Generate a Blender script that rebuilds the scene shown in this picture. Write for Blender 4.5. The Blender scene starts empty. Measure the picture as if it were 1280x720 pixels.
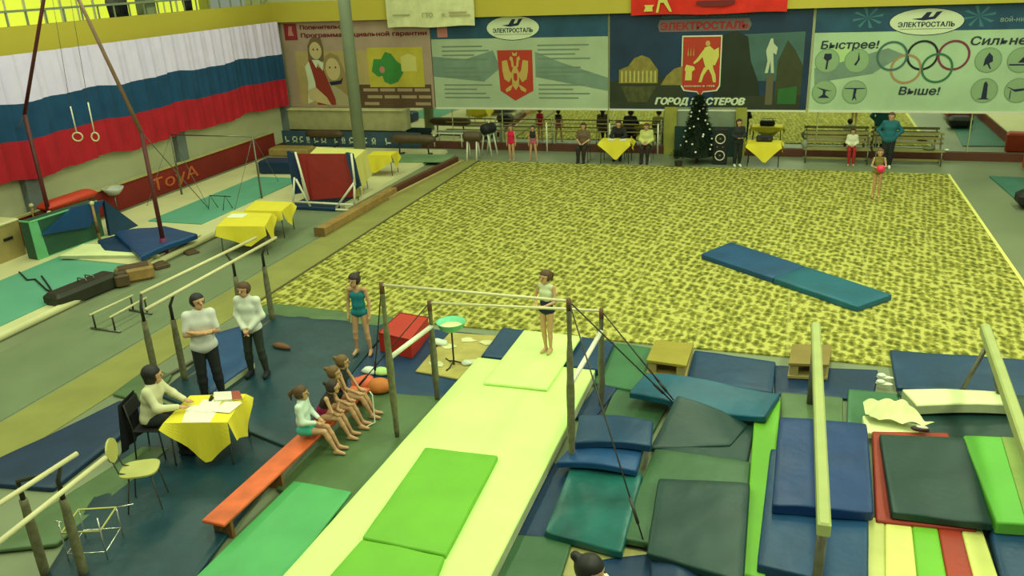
import bpy, math, random
import numpy as np
from mathutils import Vector, Matrix, noise, geometry
random.seed(7)
SC = bpy.context.scene
COL = SC.collection

# ------------------------------------------------------------------ camera, world, lights, exposure
CAMH = 6.2
FPX, PITCH, YAW, ROLL = 1043.08, .365, .32495, .0444
_f = Vector((-math.sin(YAW)*math.cos(PITCH), math.cos(YAW)*math.cos(PITCH), -math.sin(PITCH)))
_r0 = Vector((math.cos(YAW), math.sin(YAW), 0)); _u0 = _r0.cross(_f)
CR = _r0*math.cos(ROLL) - _u0*math.sin(ROLL)
CU = _r0*math.sin(ROLL) + _u0*math.cos(ROLL)
CF = _f
cam = bpy.data.objects.new('camera', bpy.data.cameras.new('camera')); COL.objects.link(cam)
cam.matrix_world = Matrix(((CR.x, CU.x, -CF.x, 0), (CR.y, CU.y, -CF.y, 0), (CR.z, CU.z, -CF.z, CAMH), (0, 0, 0, 1)))
cam.data.sensor_width = 36; cam.data.lens = FPX/1280*36; cam.data.clip_end = 200
SC.camera = cam

w = bpy.data.worlds.new('world'); SC.world = w; w.use_nodes = True
bg = w.node_tree.nodes['Background']; bg.inputs[0].default_value = (.82, .98, .66, 1); bg.inputs[1].default_value = .42

def area_light(loc, sx, sy, e, col, rot=(0, 0, 0)):
    l = bpy.data.lights.new('hall_light', 'AREA'); l.shape = 'RECTANGLE'; l.size = sx; l.size_y = sy; l.energy = e; l.color = col
    o = bpy.data.objects.new('hall_light', l); COL.objects.link(o); o.location = loc; o.rotation_euler = rot
    return o
LC = (.84, 1.0, .62)
for lx in (-15, -7.5, 0, 6.5):
    for ly, e in ((3, 500), (10, 560), (17, 420), (24, 350)):
        area_light((lx, ly, 9.4), 1.2, 4.5, e*(1.25 if lx > -2 else .85), LC)
# unseen cool fill light added on the right to brighten the curtain opposite
area_light((12, 14, 6.5), 14, 3, 300, (.86, .88, 1.0), (0, math.radians(80), 0))

SC.view_settings.view_transform = 'Standard'; SC.view_settings.look = 'None'
SC.view_settings.exposure = -0.68; SC.view_settings.gamma = 1.0; SC.view_settings.use_curve_mapping = False

# ------------------------------------------------------------------ measuring the place from the photograph
def ray(px, py): return CF*FPX + CR*(px-640) - CU*(py-360)
def G(px, py, z=0.0):
    d = ray(px, py); t = (z-CAMH)/d.z
    return Vector((d.x*t, d.y*t, z))
def GY(px, py, Y):
    d = ray(px, py); return d*(Y/d.y) + Vector((0, 0, CAMH))
def GX(px, py, X):
    d = ray(px, py); return d*(X/d.x) + Vector((0, 0, CAMH))

# ------------------------------------------------------------------ materials
def srgb(r, g, b):
    def f(c):
        c /= 255.0
        return c/12.92 if c <= .04045 else ((c+.055)/1.055)**2.4
    return (f(r), f(g), f(b), 1)
MC = {}
def mat(name, rgb, rough=.6, var=.12, scale=3.0, metal=0, bump=.0, bscale=30, spec=.4, emit=0, sheen=0):
    if name in MC: return MC[name]
    m = bpy.data.materials.new(name); m.use_nodes = True; MC[name] = m
    n = m.node_tree.nodes; l = m.node_tree.links; b = n['Principled BSDF']
    c = srgb(*rgb)
    b.inputs['Roughness'].default_value = rough; b.inputs['Metallic'].default_value = metal
    b.inputs['Specular IOR Level'].default_value = spec
    tc = n.new('ShaderNodeTexCoord'); nz = n.new('ShaderNodeTexNoise'); nz.inputs['Scale'].default_value = scale
    nz.inputs['Detail'].default_value = 4
    l.new(tc.outputs['Object'], nz.inputs['Vector'])
    mx = n.new('ShaderNodeMix'); mx.data_type = 'RGBA'
    mx.inputs[6].default_value = tuple(x*(1-var) for x in c[:3])+(1,)
    mx.inputs[7].default_value = tuple(min(1, x*(1+var)) for x in c[:3])+(1,)
    rmp = n.new('ShaderNodeMapRange'); rmp.inputs[1].default_value = .3; rmp.inputs[2].default_value = .7
    l.new(nz.outputs[0], rmp.inputs[0]); l.new(rmp.outputs[0], mx.inputs[0]); l.new(mx.outputs[2], b.inputs['Base Color'])
    if bump:
        n2 = n.new('ShaderNodeTexNoise'); n2.inputs['Scale'].default_value = bscale; n2.inputs['Detail'].default_value = 3
        l.new(tc.outputs['Object'], n2.inputs['Vector'])
        bp = n.new('ShaderNodeBump'); bp.inputs['Strength'].default_value = bump; bp.inputs['Distance'].default_value = .02
        l.new(n2.outputs[0], bp.inputs['Height']); l.new(bp.outputs[0], b.inputs['Normal'])
    if emit:
        b.inputs['Emission Color'].default_value = c; b.inputs['Emission Strength'].default_value = emit
    return m
def vinyl(name, rgb, rough=.42, var=.16):
    return mat('vinyl_'+name, rgb, rough, var, 1.6, bump=.45, bscale=5, spec=.35)

def carpet_material():
    m = bpy.data.materials.new('patterned_carpet'); m.use_nodes = True
    n = m.node_tree.nodes; l = m.node_tree.links; b = n['Principled BSDF']; b.inputs['Roughness'].default_value = .95
    b.inputs['Specular IOR Level'].default_value = .1
    tc = n.new('ShaderNodeTexCoord'); nz = n.new('ShaderNodeTexNoise'); nz.inputs['Scale'].default_value = 5
    l.new(tc.outputs['Object'], nz.inputs['Vector'])
    ad = n.new('ShaderNodeMix'); ad.data_type = 'RGBA'; ad.blend_type = 'LINEAR_LIGHT'; ad.inputs[0].default_value = .09
    mp = n.new('ShaderNodeMapping'); mp.inputs['Rotation'].default_value = (0, 0, .25); mp.inputs['Scale'].default_value = (1.4, .72, 1)
    l.new(tc.outputs['Object'], mp.inputs[0]); l.new(mp.outputs[0], ad.inputs[6]); l.new(nz.outputs[1], ad.inputs[7])
    v = n.new('ShaderNodeTexVoronoi'); v.inputs['Scale'].default_value = 5.2; v.inputs['Randomness'].default_value = .42
    l.new(ad.outputs[2], v.inputs['Vector'])
    n2 = n.new('ShaderNodeTexNoise'); n2.inputs['Scale'].default_value = 13; n2.inputs['Detail'].default_value = 2
    l.new(tc.outputs['Object'], n2.inputs['Vector'])
    s = n.new('ShaderNodeMath'); s.operation = 'MULTIPLY_ADD'; s.inputs[1].default_value = .9; l.new(n2.outputs[0], s.inputs[0]); l.new(v.outputs[0], s.inputs[2])
    r = n.new('ShaderNodeValToRGB'); e = r.color_ramp.elements          # small dark motifs on an olive yellow field with pale flecks
    e[0].position = .50; e[0].color = srgb(80, 84, 38); e[1].position = 1.08; e[1].color = srgb(184, 178, 94)
    x = e.new(.66); x.color = srgb(106, 106, 46); x = e.new(.82); x.color = srgb(136, 132, 56); x = e.new(.95); x.color = srgb(148, 144, 66)
    l.new(s.outputs[0], r.inputs[0])
    sx = n.new('ShaderNodeSeparateXYZ'); l.new(tc.outputs['Object'], sx.inputs[0])
    md = n.new('ShaderNodeMath'); md.operation = 'PINGPONG'; md.inputs[1].default_value = .75; l.new(sx.outputs[0], md.inputs[0])
    lt = n.new('ShaderNodeMath'); lt.operation = 'LESS_THAN'; lt.inputs[1].default_value = .022; l.new(md.outputs[0], lt.inputs[0])
    ml = n.new('ShaderNodeMath'); ml.operation = 'MULTIPLY'; ml.inputs[1].default_value = .45; l.new(lt.outputs[0], ml.inputs[0])
    sm = n.new('ShaderNodeMix'); sm.data_type = 'RGBA'; sm.inputs[7].default_value = srgb(176, 170, 96)
    l.new(ml.outputs[0], sm.inputs[0]); l.new(r.outputs[0], sm.inputs[6]); l.new(sm.outputs[2], b.inputs['Base Color'])
    return m

FLOOR = mat('floor_paint', (118, 126, 96), .5, .12, .5, bump=.05)
OLIVE = mat('olive_runner', (136, 134, 70), .85, .12, 1.2)
RUN = mat('runner_green', (110, 122, 90), .85, .08, .8)
CREAM = mat('cream_cover', (205, 200, 150), .6, .06, 1)
TEAL = mat('teal_cover', (92, 158, 132), .6, .06, 1)
WALLM = mat('wall_paint', (190, 190, 150), .8, .05, .6)
YBAND = mat('balcony_paint', (190, 172, 62), .7, .05, .4)
BROWN = mat('brown_board', (92, 52, 36), .6, .15, 3)
WOOD = mat('wood', (150, 118, 66), .55, .2, 5)
PLY = mat('plywood', (158, 140, 84), .55, .12, 3)
METAL = mat('steel', (120, 118, 104), .35, .1, 8, metal=.7)
CHROME = mat('chrome', (205, 205, 195), .25, .05, 8, metal=.8)
DARKM = mat('dark_steel', (62, 60, 52), .5, .2, 8, metal=.4)
GREYP = mat('grey_post', (104, 100, 84), .5, .25, 9, metal=.3)
LBAR = mat('light_bar', (206, 196, 150), .45, .06, 5)
WHITEP = mat('white_paint', (218, 214, 190), .45, .04, 5)
BLACK = mat('black', (26, 26, 26), .6, .1, 5)
SKIN = mat('skin', (196, 150, 112), .55, .05, 8)
EYE = mat('eye_dark', (40, 28, 22), .4)
LIP = mat('lip', (150, 80, 66), .5)
YCLOTH = mat('yellow_cloth', (222, 204, 52), .75, .04, 3)
PAPER = mat('paper', (232, 230, 205), .7, .02, 3)
GREYCOL = mat('column_paint', (128, 136, 112), .6, .06, 2)
BLUECOL = mat('blue_grey_column', (104, 112, 110), .6, .08, 2)
LEATHER = mat('brown_leather', (84, 66, 44), .5, .15, 6)

# ------------------------------------------------------------------ mesh helpers
WL = {}
def thing(name, label, cat, loc=(0, 0, 0), group=None):
    o = bpy.data.objects.new(name, None); COL.objects.link(o); o.location = loc
    o.empty_display_size = .1
    o['label'] = label; o['category'] = cat
    if group: o['group'] = group
    WL[o.name] = Vector(loc)
    return o
def tag(o, label, cat, group=None, kind=None):
    o['label'] = label; o['category'] = cat
    if group: o['group'] = group
    if kind: o['kind'] = kind
    return o
class MB:
    def __init__(s): s.v = []; s.f = []; s.m = []
    def quad(s, a, b, c, d, mi=0):
        i = len(s.v); s.v += [Vector(a), Vector(b), Vector(c), Vector(d)]; s.f.append((i, i+1, i+2, i+3)); s.m.append(mi); return s
    def poly(s, pts, mi=0):
        i = len(s.v); s.v += [Vector(p) for p in pts]; s.f.append(tuple(range(i, i+len(pts)))); s.m.append(mi); return s
    def hexa(s, b, t, mi=0):      # bottom 4, top 4 (same order, counter-clockwise seen from above)
        i = len(s.v); s.v += [Vector(p) for p in b] + [Vector(p) for p in t]
        for q in ((3, 2, 1, 0), (4, 5, 6, 7), (0, 1, 5, 4), (1, 2, 6, 5), (2, 3, 7, 6), (3, 0, 4, 7)):
            s.f.append(tuple(i+k for k in q)); s.m.append(mi)
        return s
    def box(s, c, sz, rz=0, bev=0, mi=0, rx=0, ry=0):
        M = Matrix.Translation(Vector(c)) @ Matrix.Rotation(rz, 4, 'Z') @ Matrix.Rotation(ry, 4, 'Y') @ Matrix.Rotation(rx, 4, 'X')
        x, y, z = sz[0]/2, sz[1]/2, sz[2]/2
        if not bev:
            b = [M @ Vector(p) for p in ((-x, -y, -z), (x, -y, -z), (x, y, -z), (-x, y, -z))]
            t = [M @ Vector(p) for p in ((-x, -y, z), (x, -y, z), (x, y, z), (-x, y, z))]
            return s.hexa(b, t, mi)
        bev = min(bev, x*.9, y*.9, z*.9)
        rings = [(x-bev, y-bev, -z), (x, y, -z+bev), (x, y, z-bev), (x-bev, y-bev, z)]
        i = len(s.v)
        for (rx_, ry_, zz) in rings:
            k = bev
            for p in ((-rx_+k*.6, -ry_), (rx_-k*.6, -ry_), (rx_, -ry_+k*.6), (rx_, ry_-k*.6), (rx_-k*.6, ry_), (-rx_+k*.6, ry_), (-rx_, ry_-k*.6), (-rx_, -ry_+k*.6)):
                s.v.append(M @ Vector((p[0], p[1], zz)))
        for r in range(3):
            for k in range(8):
                a = i+r*8+k; b_ = i+r*8+(k+1) % 8
                s.f.append((a, b_, b_+8, a+8)); s.m.append(mi)
        s.f.append(tuple(i+k for k in range(7, -1, -1))); s.m.append(mi)
        s.f.append(tuple(i+24+k for k in range(8))); s.m.append(mi)
        return s
    def tube(s, p0, p1, r0, r1=None, n=8, mi=0):
        return s.path([p0, p1], [r0, r0 if r1 is None else r1], n, mi)
    def path(s, pts, rr, n=8, mi=0, closed=False):
        pts = [Vector(p) for p in pts]
        if not isinstance(rr, (list, tuple)): rr = [rr]*len(pts)
        i = len(s.v); N = len(pts)
        ref = None
        for k, p in enumerate(pts):
            a = pts[(k-1) % N] if (closed or k > 0) else p
            b = pts[(k+1) % N] if (closed or k < N-1) else p
            d = (b-a).normalized()
            if ref is None: ref = Vector((0, 0, 1)) if abs(d.z) < .9 else Vector((1, 0, 0))
            u = d.cross(ref).normalized(); v = u.cross(d)
            ref = v if abs(d.dot(v)) < .9 else ref
            for j in range(n):
                t = 2*math.pi*j/n
                s.v.append(p + (u*math.cos(t) + v*math.sin(t))*rr[k])
        for k in range(N if closed else N-1):
            k2 = (k+1) % N
            for j in range(n):
                a = i+k*n+j; b = i+k*n+(j+1) % n; c = i+k2*n+(j+1) % n; d = i+k2*n+j
                s.f.append((a, d, c, b)); s.m.append(mi)
        if not closed:
            s.f.append(tuple(i+j for j in range(n))); s.m.append(mi)
            s.f.append(tuple(i+(N-1)*n+j for j in range(n-1, -1, -1))); s.m.append(mi)
        return s
    def lathe(s, c, prof, n=20, mi=0):
        i = len(s.v); c = Vector(c)
        for (r, z) in prof:
            for j in range(n):
                t = 2*math.pi*j/n; s.v.append(c+Vector((r*math.cos(t), r*math.sin(t), z)))
        for k in range(len(prof)-1):
            for j in range(n):
                a = i+k*n+j; b = i+k*n+(j+1) % n
                s.f.append((a, b, b+n, a+n)); s.m.append(mi)
        return s
    def ball(s, c, r, n=10, mi=0, sc=(1, 1, 1)):
        i = len(s.v); c = Vector(c); R = n//2+1
        for k in range(1, R):
            ph = math.pi*k/R
            for j in range(n):
                t = 2*math.pi*j/n; s.v.append(c+Vector((r*sc[0]*math.sin(ph)*math.cos(t), r*sc[1]*math.sin(ph)*math.sin(t), r*sc[2]*math.cos(ph))))
        for k in range(R-2):
            for j in range(n):
                a = i+k*n+j; b = i+k*n+(j+1) % n
                s.f.append((a, a+n, b+n, b)); s.m.append(mi)
        s.f.append(tuple(i+j for j in range(n))); s.m.append(mi)
        s.f.append(tuple(i+(R-2)*n+j for j in range(n-1, -1, -1))); s.m.append(mi)
        return s
    def build(s, name, m, parent=None, smooth=False, loc=None):
        o0 = WL[parent.name] if parent else (Vector(loc) if loc is not None else Vector((0, 0, 0)))
        me = bpy.data.meshes.new(name)
        me.from_pydata([tuple(v-o0) for v in s.v], [], s.f)
        ms = m if isinstance(m, (list, tuple)) else [m]
        for x in ms: me.materials.append(x)
        if len(ms) > 1: me.polygons.foreach_set('material_index', s.m)
        me.polygons.foreach_set('use_smooth', [smooth]*len(s.f))
        me.update()
        o = bpy.data.objects.new(name, me); COL.objects.link(o)
        if parent: o.parent = parent
        else: o.location = o0
        WL[o.name] = o0
        return o
def struct(name, mb, m, smooth=False, parent=None):
    o = mb.build(name, m, parent, smooth)
    if not parent: o['kind'] = 'structure'
    return o
def text_mesh(name, txt, size, m, origin, right, up, parent, shear=0, width=None, off=None, bold=.0, sp=1.0):
    """lettering printed on a board: origin = lower left corner, right/up = unit directions on the board"""
    c = bpy.data.curves.new('t', 'FONT'); c.body = txt; c.size = size; c.resolution_u = 3;  c.space_character = sp
    t = bpy.data.objects.new('t', c); COL.objects.link(t)
    bpy.context.view_layer.update()
    cv = t.to_curve(bpy.context.evaluated_depsgraph_get())
    loops = []
    for sp_ in cv.splines:
        P = []; bz = sp_.bezier_points; N = len(bz)
        if sp_.type == 'POLY' or N < 2:
            P = [p.co.xyz.copy() for p in sp_.points]
            if len(P) < 3: continue
            N = 0
        for q in range(N):
            a_, b_ = bz[q], bz[(q+1) % N]
            ds = (b_.co-a_.co).length
            straight = abs((a_.handle_right-a_.co).cross(b_.co-a_.co).length) < 1e-6 and abs((b_.handle_left-b_.co).cross(b_.co-a_.co).length) < 1e-6
            st = 1 if straight else 4
            for e_ in range(st):
                u = e_/st; P.append(a_.co*(1-u)**3+a_.handle_right*3*u*(1-u)**2+b_.handle_left*3*u*u*(1-u)+b_.co*u**3)
        ar = sum(P[q].x*P[(q+1) % len(P)].y-P[(q+1) % len(P)].x*P[q].y for q in range(len(P)))/2
        if abs(ar) > 1e-7: loops.append((ar, [Vector((p.x, p.y, 0)) for p in P]))
    t.to_curve_clear(); bpy.data.objects.remove(t); bpy.data.curves.remove(c)
    if not loops: return None
    def inside(p, poly):
        r_ = False
        for q in range(len(poly)):
            a_, b_ = poly[q], poly[q-1]
            if (a_.y > p.y) != (b_.y > p.y) and p.x < (b_.x-a_.x)*(p.y-a_.y)/(b_.y-a_.y)+a_.x: r_ = not r_
        return r_
    ish = [any(abs(w_[0]) > abs(q[0]) and w_[0]*q[0] < 0 and all(inside(p, w_[1]) for p in q[1][::2]) for w_ in loops) for q in loops]
    outs = [q[1] for q, h_ in zip(loops, ish) if not h_]; holes = [q[1] for q, h_ in zip(loops, ish) if h_]
    V, F = [], []
    for k, o_ in enumerate(outs):
        grp = [o_]+[h for h in holes if inside(sum(h, Vector())/len(h), o_)]
        flatp = [p for g in grp for p in g]; n0 = len(V)
        V += [(p.x+shear*p.y, p.y, .0004*(k % 3)) for p in flatp]
        for tr in geometry.tessellate_polygon(grp):
            a_, b_, c_ = (flatp[q] for q in tr)
            F.append(tuple(n0+q for q in (tr if (b_-a_).cross(c_-a_).z > 0 else tr[::-1])))
    me = bpy.data.meshes.new(name); me.from_pydata(V, [], F)
    xs = [v.co.x for v in me.vertices]; x0, x1 = min(xs), max(xs)
    k = (width/(x1-x0)) if width else 1
    right = Vector(right); up = Vector(up); origin = Vector(origin)
    o0 = WL[parent.name]
    for v in me.vertices:
        v.co = origin + right*((v.co.x-x0)*k) + up*v.co.y + right.cross(up)*v.co.z - o0
    if bold:      # heavy strokes: the same glyphs printed again a hair to each side
        vs = [v.co.copy() for v in me.vertices]; fs = [tuple(p.vertices) for p in me.polygons]; n = len(vs); nrm = right.cross(up)*.0013
        V, F = list(vs), list(fs)
        for k, (dx, dz) in enumerate(((bold*1.6, 0), (-bold*1.6, 0), (0, bold), (0, -bold))):
            V += [v+right*dx+up*dz+nrm*(k+1) for v in vs]; F += [tuple(i+n*(k+1) for i in f) for f in fs]
        me = bpy.data.meshes.new(name); me.from_pydata([tuple(v) for v in V], [], F)
    me.materials.clear(); me.materials.append(m)
    o = bpy.data.objects.new(name, me); COL.objects.link(o); o.parent = parent; WL[o.name] = o0
    return o

# ------------------------------------------------------------------ gym mats
def gym_mat(label, cor, z, th, m, hf=None, n=14, wr=.006, name='gym_mat', cat='mat', group=None, parent=None, rnd=.03, side=None, seed=None, part=None):
    """cor: four corners (far left, far right, near right, near left) as photograph points of the top face at height z"""
    zz = z if isinstance(z, (list, tuple)) else [z]*4
    C = [G(c[0], c[1], q) for c, q in zip(cor, zz)]
    sd = seed if seed is not None else random.random()*50
    lu = ((C[1]-C[0]).length+(C[2]-C[3]).length)/2; lv = ((C[3]-C[0]).length+(C[2]-C[1]).length)/2
    r = min(.025, th*.45)
    def params(L):
        e = r/L
        return [0, e*.35, e] + [e+(1-2*e)*k/(n-1) for k in range(1, n-1)] + [1-e, 1-e*.35, 1]
    U = params(lu); V = params(lv); mb = MB(); top = []; bot = []
    nu = len(U); nv = len(V)
    def edge(t, L):
        d = min(t, 1-t)*L
        return 0 if d >= r else r-math.sqrt(max(0, r*r-(r-d)**2))
    cr = min(.045, min(lu, lv)*.05)*min(1.5, rnd/.03)
    for v in V:
        for u in U:
            # round the plan corners a little
            du = min(u, 1-u)*lu; dv = min(v, 1-v)*lv; uu, vv = u, v
            if cr > 0 and du < cr and dv < cr:
                k = math.hypot(cr-du, cr-dv)
                mx = max(cr-du, cr-dv)
                if k > 1e-6:
                    f_ = mx/k
                    du2 = cr-(cr-du)*f_; dv2 = cr-(cr-dv)*f_
                    uu = du2/lu if u < .5 else 1-du2/lu; vv = dv2/lv if v < .5 else 1-dv2/lv
            p = (C[0]*(1-uu)+C[1]*uu)*(1-vv) + (C[3]*(1-uu)+C[2]*uu)*vv
            h = hf(u, v) if hf else 0
            nn = noise.noise(Vector((p.x*1.3+sd, p.y*1.3, sd)))*wr*2 + noise.noise(Vector((p.x*3.1, p.y*3.1+sd, 0)))*wr
            e_ = max(edge(u, lu), edge(v, lv))
            top.append(Vector((p.x, p.y, p.z+h+nn-e_)))
            bot.append(Vector((p.x, p.y, max(.002, p.z+h-th+.3*r*(e_/r)))))
    mb.v = top+bot; N = nu*nv
    for j in range(nv-1):
        for i in range(nu-1):
            a = j*nu+i
            mb.f.append((a, a+nu, a+nu+1, a+1)); mb.m.append(0)
            mb.f.append((N+a, N+a+1, N+a+nu+1, N+a+nu)); mb.m.append(1)
    ring = [i for i in range(nu)] + [j*nu+nu-1 for j in range(1, nv)] + [(nv-1)*nu+i for i in range(nu-2, -1, -1)] + [j*nu for j in range(nv-2, 0, -1)]
    for k in range(len(ring)):
        a = ring[k]; b = ring[(k+1) % len(ring)]
        mb.f.append((a, b, N+b, N+a)); mb.m.append(1)
    c = sum(C, Vector())/4; c.z = max(0, c.z-th)
    ms = [m, side if side else m]
    o = mb.build(part or 'section' if parent else name, ms, parent, True, loc=c)
    o.data.polygons.foreach_set('use_smooth', [k == 0 for k in mb.m])      # crisp side edges
    return o if parent else tag(o, label, cat, group)

# ------------------------------------------------------------------ people: smooth-blended bodies meshed by surface nets
def surface(bones, cell, k, cut=None, scale=1.0):
    P = np.array([b[0] for b in bones]+[b[1] for b in bones], float); R = max(max(b[2], b[3]) for b in bones)
    lo = P.min(0)-R-3*cell-k; hi = P.max(0)+R+3*cell+k
    n = np.ceil((hi-lo)/cell).astype(int)+1
    F = np.full(n, 1.0, np.float32)
    ax = [lo[i]+cell*np.arange(n[i]) for i in range(3)]
    for a, b, ra, rb in bones:
        a = np.array(a, float); b = np.array(b, float); rm = max(ra, rb)+3*k+2*cell
        l0 = np.minimum(a, b)-rm; h0 = np.maximum(a, b)+rm
        i0 = np.maximum(0, np.floor((l0-lo)/cell).astype(int)); i1 = np.minimum(n, np.ceil((h0-lo)/cell).astype(int)+1)
        X, Y, Z = np.meshgrid(ax[0][i0[0]:i1[0]], ax[1][i0[1]:i1[1]], ax[2][i0[2]:i1[2]], indexing='ij')
        d = b-a; L = max(1e-9, d@d)
        t = np.clip(((X-a[0])*d[0]+(Y-a[1])*d[1]+(Z-a[2])*d[2])/L, 0, 1)
        D = np.sqrt((X-a[0]-t*d[0])**2+(Y-a[1]-t*d[1])**2+(Z-a[2]-t*d[2])**2)-(ra+(rb-ra)*t)
        S = F[i0[0]:i1[0], i0[1]:i1[1], i0[2]:i1[2]]
        h = np.clip(k-np.abs(S-D), 0, None)/k
        S[...] = np.minimum(S, D)-h*h*k*.25
    if cut is not None:
        X, Y, Z = np.meshgrid(*ax, indexing='ij'); F = np.maximum(F, cut(X, Y, Z))
    F[F == 0] = 1e-6
    neg = F < 0
    nc = n-1; acc = np.zeros(tuple(nc)+(3,)); cnt = np.zeros(tuple(nc), int)
    I = np.indices(tuple(nc)).transpose(1, 2, 3, 0)
    cs = [(0, 0, 0), (1, 0, 0), (0, 1, 0), (1, 1, 0), (0, 0, 1), (1, 0, 1), (0, 1, 1), (1, 1, 1)]
    def C_(A, o): return A[o[0]:o[0]+nc[0], o[1]:o[1]+nc[1], o[2]:o[2]+nc[2]]
    for i, p in enumerate(cs):
        for q in cs[i+1:]:
            if sum(abs(p[j]-q[j]) for j in range(3)) != 1: continue
            fa, fb = C_(F, p), C_(F, q); m = C_(neg, p) != C_(neg, q)
            t = np.where(m, fa/(np.where(m, fa-fb, 1)), 0)
            for j in range(3): acc[..., j] += np.where(m, p[j]+(q[j]-p[j])*t, 0)
            cnt += m
    act = cnt > 0
    idx = -np.ones(tuple(nc), int); idx[act] = np.arange(act.sum())
    V = (acc[act]/cnt[act][:, None]+I[act])*cell+lo
    faces = []
    for a in range(3):
        b, c = (a+1) % 3, (a+2) % 3
        sl0 = [slice(None)]*3; sl1 = [slice(None)]*3; sl0[a] = slice(0, -1); sl1[a] = slice(1, None)
        A = neg[tuple(sl0)]; B = neg[tuple(sl1)]
        E = np.argwhere(A != B)
        for e in E:
            if e[b] < 1 or e[c] < 1 or e[b] >= nc[b] or e[c] >= nc[c]: continue
            q = []
            for db, dc in ((-1, -1), (0, -1), (0, 0), (-1, 0)):
                x = e.copy(); x[b] += db; x[c] += dc; q.append(int(idx[x[0], x[1], x[2]]))
            if min(q) < 0: continue
            faces.append(tuple(q) if A[tuple(e)] else tuple(q[::-1]))
    return V, faces

def V3(*a): return np.array(a, float)
def skeleton(pose='stand', arms='down', seat=.27, lean=0.0, head=(0, 0), leg_out=.0, knee_fwd=.24, foot_fwd=.25, arm_opt=None):
    J = {}
    sit = pose == 'sit'
    pz = seat+.055 if sit else .53
    base = V3(0, 0, pz)
    def up(h, x=0, y=0):  # torso point h above the pelvis, leaning forward
        return base+V3(x, math.sin(lean)*h+math.cos(lean)*y, math.cos(lean)*h-math.sin(lean)*y)
    J['pelvis'] = up(0); J['waist'] = up(.09); J['chest'] = up(.21); J['collar'] = up(.295); J['neck'] = up(.325); 
    J['head'] = up(.395, head[0]*.03, .012+head[1]); J['htop'] = up(.425, head[0]*.03, .005+head[1])
    J['fdir'] = V3(math.sin(head[0]), math.cos(head[0]), -head[1]*4)
    for s, S in ((-1, 'L'), (1, 'R')):
        J['sh'+S] = up(.282, s*.094)
        if sit:
            J['hip'+S] = base+V3(s*.05, 0, -.005); J['kn'+S] = V3(s*(.06+leg_out), knee_fwd, seat+.035)
            J['an'+S] = V3(s*(.055+leg_out), foot_fwd, .045)
        else:
            J['hip'+S] = base+V3(s*.05, 0, -.01); J['kn'+S] = V3(s*(.052+leg_out*.5), .012, .285); J['an'+S] = V3(s*(.052+leg_out), -.012, .045)
        J['toe'+S] = J['an'+S]+V3(s*.012, .085, -.027)
        J['heel'+S] = J['an'+S]+V3(0, -.018, -.022)
        a = J['sh'+S]
        if arms == 'down': el, wr, ti = a+V3(s*.03, -.012, -.165), a+V3(s*.035, .02, -.315), a+V3(s*.028, .03, -.40)
        elif arms == 'cross': el, wr, ti = a+V3(s*.035, .035, -.155), V3(-s*.035, .115+.018*s, a[2]-.13), V3(-s*.115, .095+.03*s, a[2]-.112)
        elif arms == 'clasp': el, wr, ti = a+V3(s*.035, .0, -.16), V3(s*.028, .1, a[2]-.265), V3(-s*.012, .118, a[2]-.325)
        elif arms == 'table': el, wr, ti = a+V3(s*.05, .085, -.13), a+V3(-s*.03, .225, -.155), a+V3(-s*.05, .295, -.17)
        elif arms == 'lap': el, wr, ti = a+V3(s*.035, .03, -.155), a+V3(-s*.045, .14, -.20), a+V3(-s*.075, .195, -.225)
        elif arms == 'knees': el, wr, ti = a+V3(s*.035, .06, -.15), V3(s*.05, knee_fwd-.04, seat+.09), V3(s*.045, knee_fwd+.03, seat+.075)
        elif arms == 'ball': el, wr, ti = a+V3(s*.04, .05, -.15), V3(s*.035, .16, a[2]-.16), V3(s*.03, .225, a[2]-.15)
        elif arms == 'front': el, wr, ti = a+V3(s*.04, .03, -.15), V3(s*.045, .14, a[2]-.19), V3(s*.03, .2, a[2]-.17)
        elif arms == 'hips': el, wr, ti = a+V3(s*.10, -.03, -.14), a+V3(-s*.01, .03, -.26), a+V3(-s*.045, .055, -.31)
        elif arms == 'point':
            el, wr, ti = (a+V3(s*.14, .06, -.04), a+V3(s*.27, .1, -.02), a+V3(s*.35, .12, .0)) if s > 0 else (a+V3(s*.03, -.012, -.165), a+V3(s*.035, .02, -.315), a+V3(s*.028, .03, -.40))
        J['el'+S], J['wr'+S], J['ti'+S] = el, wr, ti
    return J
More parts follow.
